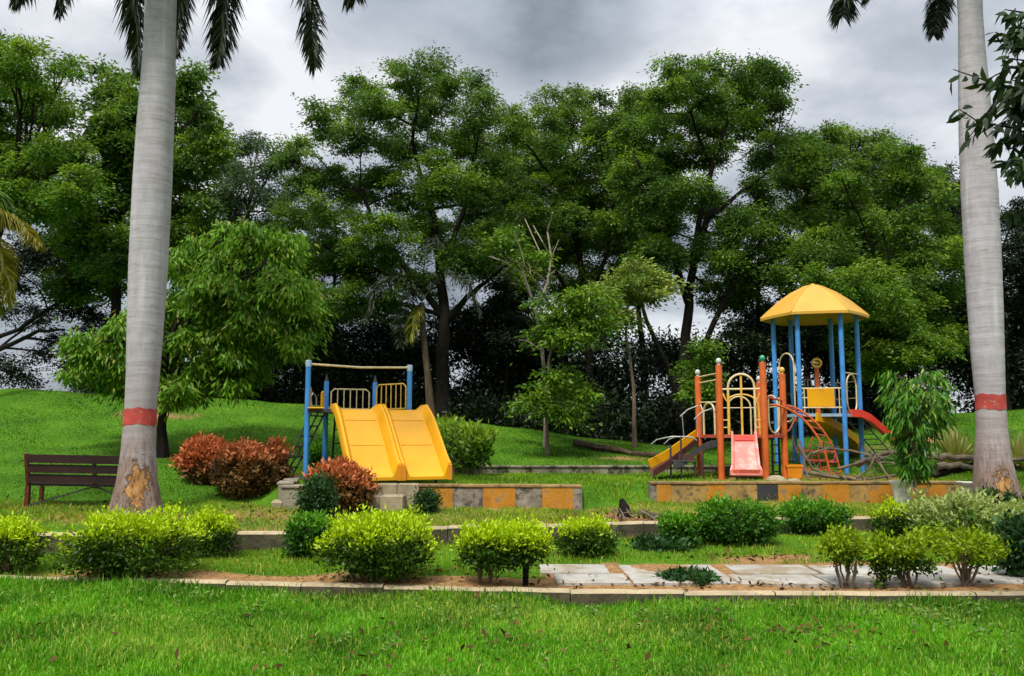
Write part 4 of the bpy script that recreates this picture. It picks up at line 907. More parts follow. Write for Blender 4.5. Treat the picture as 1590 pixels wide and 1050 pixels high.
shrub('leggy_shrub', 'flat-topped leggy shrub with a single crooked stem, left of the row on the path', 1312, 8.45, 78, 820, 911, L_HEDGE, 1800, seed=15, group=G3, lift=.46, stems=2, flat_top=.3, tip=.5, tipw=.38, ragged=.45, rstem=.011, L=.05, W=.024, clump=.05, foot=.2)
shrub('leggy_shrub', 'sparse leggy shrub with leaves down to the slabs, second in the row on the path', 1370, 8.42, 52, 828, 912, L_HEDGE, 1200, seed=16, group=G3, lift=.15, stems=2, flat_top=.1, tip=.5, tipw=.38, ragged=.45, rstem=.009, L=.05, W=.024, clump=.05, foot=.2)
shrub('leggy_shrub', 'leggy shrub with a leafy upright stem, third in the row on the path', 1412, 8.40, 76, 822, 914, L_HEDGE, 1800, seed=17, group=G3, lift=.30, stems=2, flat_top=.1, tip=.5, tipw=.38, ragged=.45, rstem=.011, L=.05, W=.024, clump=.05, foot=.2)
shrub('leggy_shrub', 'biggest leggy shrub with a vase of bare branching stems', 1505, 8.38, 112, 820, 915, L_HEDGE, 2200, seed=18, group=G3, lift=.46, stems=5, flat_top=.2, tip=.5, tipw=.38, ragged=.45, rstem=.010, L=.05, W=.024, clump=.055, foot=.2)
shrub('leaf_shrub', 'dense plain green shrub cut by the right edge of the photo', 1582, 8.9, 62, 806, 880, L_DKSH, 3200, seed=19, lift=.15, L=.07, W=.036)
shrub('leaf_shrub', 'low leafy cutting lying across the path slabs', 1068, 8.75, 84, 884, 909, L_DKSH, 2200, seed=20, lift=.0, L=.07, W=.03, stems=1)
shrub('leaf_shrub', 'thin dark shrub left of the squarish hedge shrub', 478, 10.2, 72, 798, 866, L_HEDGEG, 3600, seed=21, lift=.12, tip=.3, tipw=.7, ragged=.25)
shrub('leaf_shrub', 'dark bluish green shrub in front of the low copper shrub', 492, 11.2, 60, 740, 820, L_DKSH, 3600, seed=22, lift=.05, ragged=.2, flat_top=.2)
shrub('leaf_shrub', 'small dark weed bush against the foot of the stone steps', 662, 13.0, 42, 760, 794, L_DKSH, 1600, seed=23, lift=.0, ragged=.2, flat_top=.2)
shrub('leaf_shrub', 'spreading leafy shrub behind the right side of the double slide', 704, 17.2, 88, 650, 712, L_BRIGHT, 850, seed=24, lift=.1, L=.14, W=.055, flat_top=.2, ragged=.3, clump=.13)
shrub('leaf_shrub', 'low spreading leafy shrub on the lawn right of the double slide', 738, 17.0, 66, 662, 702, L_BRIGHT, 700, seed=25, lift=.15, L=.15, W=.06, flat_top=.2, ragged=.3, clump=.1)
shrub('leaf_shrub', 'small yellow green shrub seen under the slide platform', 495, 17.0, 38, 688, 726, L_HEDGEG, 1500, seed=26, lift=.05, L=.08, W=.04, tip=.5)
shrub('leaf_shrub', 'dark ring of foliage planted round the foot of the right palm', 1545, 12.9, 82, 762, 786, L_DKSH, 2600, seed=27, lift=.0, L=.08, W=.035)
shrub('leaf_shrub', 'pile of trimmed greenery on the grass below the twig heap', 1024, 11.0, 84, 832, 862, L_DKSH, 1800, seed=28, lift=.0, L=.07, W=.03, stems=1, ragged=.3)
G4 = 'copper leaved shrubs left of the double slide'
shrub('copper_shrub', 'reddest copper shrub, at the back left of the pair on the grass', 320, 15.0, 90, 681, 748, L_RED, 6500, seed=31, group=G4, lift=.0, L=.085, W=.042, tip=.62, flat_top=.0, ragged=.05)
shrub('copper_shrub', 'largest copper shrub, in front of the pair on the grass', 378, 14.0, 98, 690, 770, L_RED, 8500, seed=32, group=G4, lift=.0, L=.075, W=.036, tip=.30, tipw=.6, flat_top=.0, ragged=.05, deep=1.0)
shrub('copper_shrub', 'small copper shrub half hidden at the right back of the pair', 420, 14.9, 62, 686, 740, L_RED, 3400, seed=33, group=G4, lift=.02, L=.09, W=.045, tip=.4, tipw=.6, flat_top=.1)
shrub('copper_shrub', 'low copper shrub growing under the left edge of the double slide', 526, 12.9, 104, 722, 792, L_RED, 8500, seed=34, group=G4, lift=.02, L=.09, W=.045, tip=.35, tipw=.7, flat_top=.1, ragged=.08)

# long-leaved young tree in front of the right slide
def ashoka():
    d = 13.3; b = at(1421, 790, d); base = Vector((b.x, d, gz(b.x, d) - .03)); r = np.random.RandomState(51); random.seed(51)
    root = thing('young_tree', 'slim young tree with long glossy hanging leaves beside the white planter', 'tree', base)
    mb = MB(); top = at(1418, 590, d); mb.tube([base, at(1422, 740, d), at(1420, 680, d), top], [.028, .025, .02, .008], 8)
    Ps, Ds, T = [], [], []
    for i in range(150):
        t = r.uniform(0, 1) ** .8; py = 745 - 158 * t; c = at(1420, py, d)
        half = np.interp(t, [0, .12, .3, .5, .7, .9, 1], [12, 16, 24, 38, 46, 46, 34]); hw = wide(half, d)
        a = r.uniform(0, 6.283); rr_ = hw * math.sqrt(r.uniform(.1, 1)); e = c + Vector((math.cos(a) * rr_ + .04 * t, math.sin(a) * rr_, .05 + .12 * rr_ + (.09 * math.sin(a * 2.5 + 1) if t > .8 else 0)))
        mb.tube([c - Vector((0, 0, .05)), c.lerp(e, .6) + Vector((0, 0, .04)), e], [.006, .005, .003], 4, caps=False)
        m = 16
        P = np.array(e) + r.normal(size=(m, 3)) * .055
        D = np.array([math.cos(a), math.sin(a), 0]) * .45 + r.normal(size=(m, 3)) * .35; D[:, 2] -= .95
        Ps.append(P); Ds.append(D); T.append(np.clip(r.normal(t - .55, .3, m), 0, 1) * .8)
    P = np.concatenate(Ps); D = np.concatenate(Ds); Nn = r.normal(size=P.shape) * .5 + np.array([0, -.3, .5])
    V, Fq = leaf6_arrays(P, D, Nn, r.uniform(.10, .19, len(P)), r.uniform(.026, .042, len(P)), fold=.25, droop=.14)
    mb.build('trunk', BARKL, root, base); np_mesh('crown', V - np.array(base), Fq, L_ASHOKA, root, attr={'tint': np.repeat(np.concatenate(T) * (r.uniform(0, 1, len(P)) < .5), 6)})
ashoka()
def near_tree():
    d = 5.6; base = Vector((4.9, 5.9, gz(4.9, 5.9) - .05)); random.seed(61); r = np.random.RandomState(61)
    root = thing('near_tree', 'tree just outside the right edge, its dark leafy twigs hanging over the right palm', 'tree', base)
    mb = MB(); top = Vector((4.6, 5.7, 4.9)); mb.tube([base, Vector((4.8, 5.9, 1.5)), Vector((4.75, 5.8, 3.2)), top], [.14, .11, .09, .05], 10)
    twigs = [[(1700, 240), (1625, 165), (1560, 135), (1480, 108)], [(1700, 60), (1640, 60), (1575, 62), (1545, 50)], [(1700, 300), (1630, 230), (1580, 200), (1520, 190), (1490, 170)], [(1700, 330), (1640, 280), (1590, 262), (1560, 250)],
             [(1700, 100), (1640, 100), (1590, 130), (1540, 165), (1500, 220)], [(1700, -20), (1640, 10), (1590, 20), (1560, 15)], [(1700, 180), (1650, 150), (1600, 95), (1555, 90)], [(1700, 210), (1640, 210), (1590, 160), (1560, 215), (1545, 225)], [(1700, 120), (1610, 110), (1570, 105), (1530, 125)],
             [(1760, 200), (1720, 100), (1690, -20)], [(1760, 300), (1730, 350), (1700, 400)], [(1720, 300), (1640, 310), (1600, 325), (1570, 335)],[(1700, 200), (1640, 180), (1600, 200), (1575, 235)],[(1680, 200), (1620, 130), (1585, 60), (1580, 30)]]
    for _ in range(16):
        x, y = random.uniform(1548, 1610), random.uniform(30, 260); twigs.append([(1700, y + random.uniform(-60, 60)), (1650, y + random.uniform(-30, 30)), (x + 25, y), (x, y + random.uniform(-25, 40))])
    Ps, Ds = [], []
    for k, tw in enumerate(twigs):
        dd = d + random.uniform(-.35, .35); q = [at(x, y, dd + random.uniform(-.08, .08)) for x, y in tw]
        mb.tube([top.lerp(Vector((4.75, 5.8, 3.2)), random.random())] + q, [.03, .014] + [.009 - .002 * i for i in range(len(q) - 2)] + [.003], 6)
        for i in range(len(q) - 1):
            ndiv = 9
            for s in range(ndiv):
                c = q[i].lerp(q[i + 1], (s + .5) / ndiv); td = (q[i + 1] - q[i]).normalized()
                for _ in range(2 if q[i].x > 3.6 else 1):
                    Ps.append(np.array(c) + r.normal(size=3) * .015); Ds.append(np.array(td) * .6 + r.normal(size=3) * .5 + np.array([0, 0, -.75]))
    P = np.array(Ps); D = np.array(Ds); Nn = r.normal(size=P.shape) * .7 + np.array([0, -.3, .4])
    V, Fq = leaf6_arrays(P, D, Nn, r.uniform(.09, .15, len(P)), r.uniform(.034, .052, len(P)), fold=.15, droop=.2)
    mb.build('trunk', BARK, root, base); np_mesh('crown', V - np.array(base), Fq, L_NEAR, root)
near_tree()
def blades(name, label, px, base, d, n, L, seed, w=.05):
    b = at(px, base, d); bz = gz(b.x, d); root = thing(name, label, 'plant', (b.x, d, bz)); r = np.random.RandomState(seed); mb = MB()
    for i in range(n):
        a = r.uniform(0, 6.283); el = r.uniform(.25, 1.45); l = L * r.uniform(.7, 1.1); dr = Vector((math.cos(a) * math.cos(el), math.sin(a) * math.cos(el), math.sin(el))); sd_ = dr.cross(Vector((0, 0, 1))).normalized()
        pts = [dr * (l * t) + Vector((0, 0, -.30 * l * t * t * math.cos(el))) for t in (0, .35, .7, 1)]; ws = [w * .5, w, w * .7, .003]
        vs = []
        for p, q in zip(pts, ws): vs += [p - sd_ * q * .5, p + sd_ * q * .5]
        mb.add(vs, [(0, 1, 3, 2), (2, 3, 5, 4), (4, 5, 7, 6)])
    mb.build('leaf_rosette', L_AGAVE, root, smooth=False)
    st = MB(); st.lathe((0, 0, 0), [(.07, -.06), (.09, .03), (.05, .10)], 10); st.build('stem', BARKL, root)
blades('agave', 'spiky yellow-striped agave between the young tree and the right palm', 1482, 706, 17.3, 170, .98, 71, .085)
blades('agave', 'spiky yellow-striped agave cut by the right edge of the photo', 1584, 705, 17.0, 110, .80, 72, .08)

# ------------------------------------------------------------------ bench (seen from behind)
def bench():
    d = 13.0; A = at(40, 795, d); A = Vector((A.x, d, gz(A.x, d))); B = Vector((A.x + 1.66, d - .02, A.z - .02))
    root = thing('park_bench', 'dark maroon slatted park bench seen from behind, left of the palm', 'bench', A)
    ux = (B - A); ux.z = 0; L = ux.length; ux.normalize(); uy = Vector((-ux.y, ux.x, 0)); O = A.copy()
    def P(x, y, z): return O + ux * x + uy * y + Vector((0, 0, z))
    H = at(40, 704, d).z - A.z; s0 = at(143, 752, d).z - A.z
    hg = (H - s0 - .02) / 3
    for k in range(3):
        z = H - hg * (k + .5); f = (z - s0) / (H - s0); yb = .02 - .10 * f - .03
        m = MB(); m.bar(P(.02, yb, z), P(L, yb, z - .03), .028, hg - .022, up=(0, 0, 1)); m.build('back_slat', BENCH, root, O)
    m = MB()
    for k in range(4): m.bar(P(.0, .03 + .11 * k, s0), P(L, .03 + .11 * k, s0 - .03), .095, .035)
    m.build('seat', BENCH, root, O)
    for x in (.0, L):
        m = MB(); m.bar(P(x, .02, -.05), P(x, .02, s0), .06, .06); m.bar(P(x, .02, s0), P(x, -.08, H), .05, .05); m.build('rear_leg', BENCHP, root, O)
        m = MB(); m.bar(P(x, .40, -.05), P(x, .40, s0), .05, .05); m.build('front_leg', BENCHP, root, O)
    xm = wide(104, d)
    m = MB(); m.bar(P(xm, .02, s0 - .06), P(xm, -.08, H - .03), .045, .04); m.build('back_upright', BENCHP, root, O)
    m = MB(); m.bar(P(.04, .02, .02), P(xm, .02, s0 - .03), .022, .022); m.bar(P(L - .04, .02, .05), P(xm, .02, s0 - .03), .022, .022); m.build('diagonal_brace', DKMET, root, O)
bench()

# ------------------------------------------------------------------ double slide
def double_slide():
    d0 = 15.35; th = R(22); c0 = at(558, 640, d0); g0 = .78; rz = th
    root = thing('double_slide', 'yellow double slide with blue posts and a pale top bar', 'slide', (c0.x, d0, g0), rz)
    Rm = .92; deck = at(558, 636, d0).z - g0; M = Matrix.Rotation(rz, 3, 'Z'); O = Vector((c0.x, d0, g0)); inv = M.inverted()
    def loc(px, py, d): return inv @ (at(px, py, d) - O)
    hexp = [(-Rm, 0), (-Rm * .5, Rm * .87), (Rm * .5, Rm * .87), (Rm, 0)]
    topz = at(487, 561, d0 - Rm * math.sin(th)).z - g0
    for i, (x, y) in enumerate(hexp):
        m = MB(); h = topz if i in (0, 3) else topz - .30
        if i == 3: h -= .03
        m.tube([(x, y, -.15), (x, y, h)], .047, 14); o = m.build('post', BLUE, root)
        if i in (0, 3): m = MB(); m.lathe((x, y, h), [(.052, -.10), (.054, .0), (.045, .02)], 14); m.build('post_cap', PALEB, o)
        else: m = MB(); m.lathe((x, y, h), [(.045, 0), (.03, .05), (.012, .13)], 10); m.build('spike_cap', DKMET, o)
    m = MB(); m.tube([(-Rm, 0, topz - .05), (0, 0, topz - .085), (Rm, 0, topz - .06)], .020, 10); m.build('top_bar', CREAM, root)
    m = MB(); n = 4; vs = [(x, y, z) for z in (deck - .06, deck) for x, y in [(-Rm, -.06)] + hexp[1:3] + [(Rm, -.06)]]
    m.add(vs, [(3, 2, 1, 0), (4, 5, 6, 7), (0, 1, 5, 4), (1, 2, 6, 5), (2, 3, 7, 6), (3, 0, 4, 7)]); m.build('platform', DECK, root)
    # twin chute, one moulding of two lanes, each its own part
    dx = .17; x0, x1 = -.68 + dx, 1.02 + dx; lane = (x1 - x0) / 2; run = 1.72; drop = deck - .10
    prof = [(0.05, 0), (-.16, 0), (-.30, -.03), (-.42, -.12)]
    N_ = 16
    for k in range(12):
        t = (k + 1) / 12; prof.append((-.42 - (run - .42) * t, -.12 - (drop - .12) * (t - .02 * math.sin(math.pi * t)) + (.0 if t < .8 else .05 * ((t - .8) / .2) ** 2)))
    for ln in range(2):
        m = MB(); a = x0 + lane * ln; b = a + lane; rim = .045; wl = .22
        # cross-section: outer wall, rim, inner wall, bed, inner wall, rim, outer wall
        def sect(y, z, t):
            hgt = .09 + (wl - .09) * min(1, max(0, (-y - .15) / .55)); so = .085
            q = [(a, z - .05), (a, z + hgt - .02), (a + .012, z + hgt), (a + rim, z + hgt), (a + rim + .012, z + hgt - .015), (a + rim + so, z + .015), (a + rim + so + .03, z), (b - rim - so - .03, z), (b - rim - so, z + .015), (b - rim - .012, z + hgt - .015), (b - rim, z + hgt), (b - .012, z + hgt), (b, z + hgt - .02), (b, z - .05)]
            return [(x + (0.0015 if ln else -.0015), y, zz) for x, zz in q]
        vs = []; 
        for i, (y, z) in enumerate(prof): vs += sect(y, z + deck, i / len(prof))
        K = 14; fs = [(i * K + j, i * K + j + 1, (i + 1) * K + j + 1, (i + 1) * K + j) for i in range(len(prof) - 1) for j in range(K - 1)]
        # underside closes the shell
        fs += [((i + 1) * K, (i + 1) * K + K - 1, i * K + K - 1, i * K) for i in range(len(prof) - 1)]
        e = (len(prof) - 1) * K; fs += [tuple(range(K)), tuple(e + j for j in range(K - 1, -1, -1))]
        m.add(vs, [f[::-1] for f in fs]); ch = m.build('slide_chute', YEL, root, auto=40)
        # thin moulded joint lines across the bed
        for i in (4, 9):
            jm = MB(); y, z = prof[i]; y2, z2 = prof[i + 1]; jm.bar((a + .13, y, z + deck + .002), (b - .13, y, z + deck + .002), .012, .006)
            jm.build('bed_joint', YELD, ch)
        yy, zz = prof[-1]
        for xx in ((a + .0, a + .075), (b - .075, b)):
            em = MB(); em.box(((xx[0] + xx[1]) / 2, yy - .013, zz + deck + .065), (.072, .022, .25), bev=.004)
            em.build('end_flange', YELD, ch)
    # panels and handle at the ladder side, railings at the back
    FL, RL, RR, FR = (Vector((x, y, 0)) for x, y in hexp); e = (RL - FL).normalized()
    for s, hh in ((.10, .36), (.80, .30)):
        m = MB(); p = FL + e * Rm * s; vs = []; 
        for i in range(8): pass
        m.bar(p + Vector((0, 0, deck + .01)), p + Vector((0, 0, deck + hh)), .03, .11, up=e); m.tube([p - e * .055 + Vector((0, 0, deck + hh)), p + Vector((0, 0, deck + hh + .04)), p + e * .055 + Vector((0, 0, deck + hh))], .016, 8); m.build('gate_panel', YEL, root)
    m = MB(); m.box((-.80, -.10, deck + .012), (.26, .28, .028), bev=.01); m.build('yellow_lip', YEL, root)
    q = FL.lerp(RL, .5); m = MB(); m.tube([q + e * -.1 + Vector((-.05, 0, deck)), q + e * -.1 + Vector((-.08, 0, deck + .22)), q + Vector((-.08, 0, deck + .30)), q + e * .12 + Vector((-.06, 0, deck + .24)), q + e * .13 + Vector((-.05, 0, deck))], .013, 8); m.build('grab_handle', STEEL, root)
    def railing(p0, p1, h, nb, matl):
        m = MB(); v = Vector((0, 0, 1)); zb = deck + .03; d_ = (p1 - p0)
        m.tube([p0 + v * zb, p0 + v * (zb + h * .86), p0 + d_ * .08 + v * (zb + h), p0 + d_ * .92 + v * (zb + h), p1 + v * (zb + h * .86), p1 + v * zb], .014, 8); m.tube([p0 + v * zb, p1 + v * zb], .012, 8)
        for i in range(nb): c = p0.lerp(p1, (i + 1) / (nb + 1)); m.tube([c + v * zb, c + v * (zb + h)], .011, 6)
        m.build('railing', matl, root)
    railing(RL.lerp(RR, .10), RL.lerp(RR, .88), .37, 5, CREAM); railing(RR.lerp(FR, .05), FR.lerp(RR, .10), .46, 5, YRAIL)
    # ladder net down the left side, rear rung ladder
    m = MB(); q0 = FL.lerp(RL, .25); q1 = FL.lerp(RL, .95); dn = Vector((-.66, -.28, 0))
    for t in (0, .5, 1): a = q0.lerp(q1, t); m.tube([a + Vector((0, 0, deck - .03)), a + dn * .5 + Vector((0, 0, deck * .45)), a + dn + Vector((0, 0, 0.0))], .018, 6)
    for k in range(7): t = (k + .5) / 7; z = deck * (1 - t); a = q0 + dn * t; b = q1 + dn * t; m.tube([a + Vector((0, 0, z - .02)), b + Vector((0, 0, z - .02))], .015, 6)
    m.build('ladder', DKMET, root)
    m = MB()
    for x in (-.28, .12): m.bar((x, Rm * .87, deck), (x, Rm * 1.2, .0), .035, .035)
    for k in range(4): z = deck * (k + .6) / 5; m.tube([(-.28, Rm * 1.2 - .33 * Rm * z / deck, z), (.12, Rm * 1.2 - .33 * Rm * z / deck, z)], .014, 6)
    m.build('rung_ladder', DKMET, root)
    for x in (x0 + .2, x0 + lane, x1 - .2):
        m = MB(); m.tube([(x, -run + .25, -.2), (x, -run + .25, .19)], .022, 8); m.build('chute_leg', DKMET, root)
double_slide()

# ------------------------------------------------------------------ climbing towers
def hexagon(Rr): return [Vector((Rr * math.cos(R(60 * i)), Rr * math.sin(R(60 * i)), 0)) for i in range(6)]   # 0 right, 1 back right, 2 back left, 3 left, 4 front left, 5 front right
UP = Vector((0, 0, 1))
def deck_part(root, H, z, m1=DECK, m2=BLUE):
    m = MB(); vs = [p * .97 + UP * (z - .05) for p in H] + [p * .97 + UP * z for p in H]
    m.add(vs, [tuple(range(5, -1, -1)), tuple(range(6, 12))] + [(i, (i + 1) % 6, 6 + (i + 1) % 6, 6 + i) for i in range(6)]); dk = m.build('platform', m1, root, auto=20)
    m = MB()
    for i in range(6): a, b = H[i] * 1.0, H[(i + 1) % 6] * 1.0; m.bar(a + UP * (z - .02), b + UP * (z - .02), .035, .06)
    m.build('edge_rim', m2, dk)
def arch_pts(a, b, z0, z1, n=8):
    c = (a + b) / 2; h = (b - a) / 2; r = h.length; pts = [a + UP * z0]
    for i in range(n + 1): t = math.pi * i / n; pts.append(c - h * math.cos(t) + UP * (z1 - r + r * math.sin(t)))
    return pts + [b + UP * z0]
def orange_tower():
    d = 16.7; c = at(1151, 678, d); g = .80; rz = R(-13); z = .80
    root = thing('climbing_tower', 'small orange-posted climbing tower without a roof', 'play tower', (c.x, d, g), rz)
    Rr = .80; H = hexagon(Rr); O = Vector((c.x, d, g)); inv = Matrix.Rotation(-rz, 3, 'Z')
    hts = [1.98, 1.86, 1.94, 1.96, 2.12, 2.16]; kn = [YRAIL, WHITEK, WHITEK, WHITEK, WHITEK, GREENK]
    for i, p in enumerate(H):
        m = MB(); m.tube([p - UP * .15, p + UP * hts[i]], .062, 14); o = m.build('post', ORANGE, root); tag(o, None, None)
        m = MB(); q = p + UP * (hts[i] + .075); m.ball(q, .052, 12, 1.15); m.lathe(p + UP * hts[i], [(.03, -.01), (.028, .05)], 10); m.build('knob', kn[i], o)
    deck_part(root, H, z, DECK, REDOR)
    # front panel: double arch with a middle bar
    a, b = H[4], H[5]; e = (b - a).normalized()
    m = MB(); p, q = a.lerp(b, .20), a.lerp(b, .80)
    m.tube(arch_pts(p, q, z, z + 1.14, 12), .022, 10); m.build('arch_rail', CREAM, root)
    m = MB(); m.tube([a + UP * (z + .86), b + UP * (z + .86)], .018, 8); m.build('cross_rail', CREAM, root)
    m = MB(); c_ = a.lerp(b, .5); m.tube([c_ + UP * z, c_ + UP * (z + 1.1)], .022, 10)
    m.tube([a.lerp(b, .06) + UP * (z + .80), a.lerp(b, .14) + UP * (z + .66)] + [a.lerp(b, .5 - .32 * math.cos(math.pi * k / 8)) + UP * (z + .62 + .14 * math.sin(math.pi * k / 8)) for k in range(9)] + [a.lerp(b, .86) + UP * (z + .66), a.lerp(b, .94) + UP * (z + .80)], .016, 8)
    m.tube([p + UP * z, p + UP * (z + .78)], .026, 8)
    m.tube([a.lerp(b, .90) + UP * z, a.lerp(b, .88) + UP * (z + .55), a.lerp(b, .80) + UP * (z + .74)], .016, 8)
    for f0, f1 in ((.0, .2), (.8, 1.)):
        for zz in (.14, .28): m.tube([a.lerp(b, f0) + UP * (z + zz), a.lerp(b, f1) + UP * (z + zz)], .012, 6)
    m.build('inner_arch', YRAIL, root)
    # left front panel: small arch and ladder bars above
    a, b = H[3], H[4]; m = MB(); m.tube(arch_pts(a.lerp(b, .24), a.lerp(b, .76), z, z + .62, 10), .020, 8); m.build('arch_rail', CREAM, root)
    m = MB()
    for zz in (.64, 1.02, 1.14): m.tube([a + UP * (z + zz), b + UP * (z + zz + (.03 if zz > 1 else -.02))], .014, 8)
    m.tube([a.lerp(b, .1) + UP * (z + .6), a.lerp(b, .24) + UP * (z + .42)], .012, 6); m.tube([a.lerp(b, .9) + UP * (z + .6), a.lerp(b, .76) + UP * (z + .42)], .012, 6)
    m.build('cross_rail', CREAM, root)
    # right front panel: hanging loop
    a, b = H[5], H[0]; m = MB(); q0, q1 = a.lerp(b, .22), a.lerp(b, .78); cc = (q0 + q1) / 2; hh = (q1 - q0) / 2; r_ = hh.length
    m.tube([q0 + UP * (z + .72)] + [cc - hh * math.cos(math.pi * k / 10) + UP * (z + .04 + r_ - r_ * math.sin(math.pi * k / 10)) for k in range(11)] + [q1 + UP * (z + .72)], .018, 8); m.build('loop_rail', CREAM, root)
    m = MB(); m.tube([a + UP * (z + .72), b + UP * (z + .66)], .020, 8); m.build('cross_rail', REDOR, root)
    for i, j in ((0, 1), (1, 2)):
        a, b = H[i], H[j]; m = MB(); m.tube(arch_pts(a.lerp(b, .22), a.lerp(b, .78), z, z + .78, 10), .016, 8); m.tube([a + UP * (z + .55), b + UP * (z + .55)], .012, 6); m.build('back_rail', CREAM, root)
    # short faded slide at the front
    a, b = H[4], H[5]; cx = 0.02; y0 = a.y - .02; run = .72; wd = .46
    m = MB(); prof = [(y0 + .06, z + .01, .0), (y0 - .10, z - .02, .0), (y0 - .22, z - .13, .0), (y0 - run + .16, .20, .0), (y0 - run, .12, .03)]
    vs = []
    for i, (y, zz, wx) in enumerate(prof):
        w2 = wd / 2 + (0.02 if i > 2 else 0) + wx; hgt = .07
        vs += [(cx - w2, y, zz - .03), (cx - w2, y, zz + hgt), (cx - w2 + .035, y, zz + hgt), (cx - w2 + .055, y, zz), (cx + w2 - .055, y, zz), (cx + w2 - .035, y, zz + hgt), (cx + w2, y, zz + hgt), (cx + w2, y, zz - .03)]
    K = 8; n = len(prof); fs = [(i * K + j, (i + 1) * K + j, (i + 1) * K + j + 1, i * K + j + 1) for i in range(n - 1) for j in range(K - 1)] + [(i * K + 7, (i + 1) * K + 7, (i + 1) * K, i * K) for i in range(n - 1)] + [tuple(range(K))[::-1], tuple((n - 1) * K + j for j in range(K))]
    m.add(vs, fs); sl_ = m.build('slide_chute', PINK, root, auto=40); sl_['label'] = 'short faded pink slide with a red top'
    m = MB(); m.box((cx, y0 - .155, z - .058), (wd - .12, .14, .02), M=Matrix.Rotation(R(40), 3, 'X')); m.build('red_head', RED, sl_)
    m = MB(); m.box((cx, y0 - run + .02, .135), (wd + .11, .03, .12), bev=.008); m.build('end_lip', REDOR, sl_)
    for x in (-.14, .16): m = MB(); m.tube([(x, y0 - run + .12, -.15), (x, y0 - run + .12, .16)], .016, 6); m.build('slide_leg', DKMET, sl_)
    # rung ladder in the right hand gap
    a, b = H[5], H[0]; m = MB()
    for f in (.42, .78): p = a.lerp(b, f) + Vector((.0, .35, 0)); m.tube([p + UP * (z - .05), p - UP * .1], .022, 8)
    for k in range(4): m.tube([a.lerp(b, .42) + Vector((0, .35, .1 + .17 * k)), a.lerp(b, .78) + Vector((0, .35, .1 + .17 * k))], .014, 6)
    m.build('rung_ladder', DKMET, root)
    # side slide to the left: maroon trough with one yellow wall, steel hoops on black legs
    def W(px, py, dd): return inv @ (at(px, py, dd) - O)
    near = [W(1085, 683, 16.5), W(1060, 704, 16.1), W(1035, 724, 15.8), W(1014, 737, 15.6)]
    far = [W(1083, 676, 17.0), W(1060, 692, 16.75), W(1036, 709, 16.5), W(1008, 724, 16.3)]
    m = MB(); vs = []
    for p, q in zip(near, far): vs += [p + UP * .08, p, p - UP * .05, q - UP * .05, q]
    K = 5; fs = [(i * K + j, (i + 1) * K + j, (i + 1) * K + (j + 1), i * K + j + 1) for i in range(3) for j in range(4)]
    m.add(vs, fs); mm = m.build('side_slide', MAROON, root, auto=30)
    m = MB()
    for i in range(3):
        for s in range(4):
            p = far[i].lerp(far[i + 1], (s + .5) / 4); dd_ = far[i + 1] - far[i]; m.bar(far[i].lerp(far[i + 1], s / 4) + UP * .02, far[i].lerp(far[i + 1], (s + 1.0) / 4) + UP * .02, .03, .19, up=UP)
    m.build('yellow_side', YEL, mm)
    # black curved stair between slide and deck
    m = MB(); st = [W(1118, 684, 16.2), W(1098, 689, 16.1), W(1078, 700, 16.0), W(1062, 716, 15.9), W(1045, 720, 15.85)]; wv = Vector((.0, .42, 0)); vs = []
    for p in st: vs += [p + UP * .03, p - UP * .10, p + wv - UP * .10, p + wv + UP * .03]
    K = 4; fs = [(i * K + j, (i + 1) * K + j, (i + 1) * K + (j + 1) % 4, i * K + (j + 1) % 4) for i in range(4) for j in range(4)] + [(0, 1, 2, 3), (19, 18, 17, 16)]
    m.add(vs, fs); m.build('curved_ramp', DECK, root, auto=30)
    for px, py, px2, py2 in ((1011, 690, 1028, 681), (1031, 690, 1048, 679)):
        m = MB(); m.tube([W(px, py, 16.2), W((px + px2) / 2, (py + py2) / 2 - 2.5, 16.15), W(px2, py2, 16.1), W(px2 + 16, 678, 16.0), W(1074, 679, 15.95), W(1082, 684, 15.95)], .013, 8); m.build('hoop_rail', STEEL, root)
    for px0, py0 in ((1056, 644), (1078, 648)):
        m = MB(); m.tube([W(px0, py0 + 3, 16.4), W(px0 + 12, py0 - 8, 16.4), W(px0 + 28, py0 - 14, 16.4)], .012, 8); m.tube([W(px0 + 3, py0, 16.4), W(px0 + 6, 679, 16.4)], .009, 6); m.build('hoop_rail', STEEL, root)
    for px, top in ((1041, 690), (1057, 678), (1079, 712), (1091, 704)):
        t_ = W(px, top, 15.95); m = MB(); m.tube([Vector((t_.x, t_.y, -.12)), t_], .017, 8); m.build('support_leg', DKMET, root)
    m = MB(); m.tube([W(1041, 716, 15.9), W(1080, 717, 15.9)], .016, 8); m.build('support_bar', DKMET, root)
    m = MB(); m.box(W(1066, 711, 15.96), (.30, .025, .14)); m.build('side_board', MAROON, root)
    return root
orange_tower()
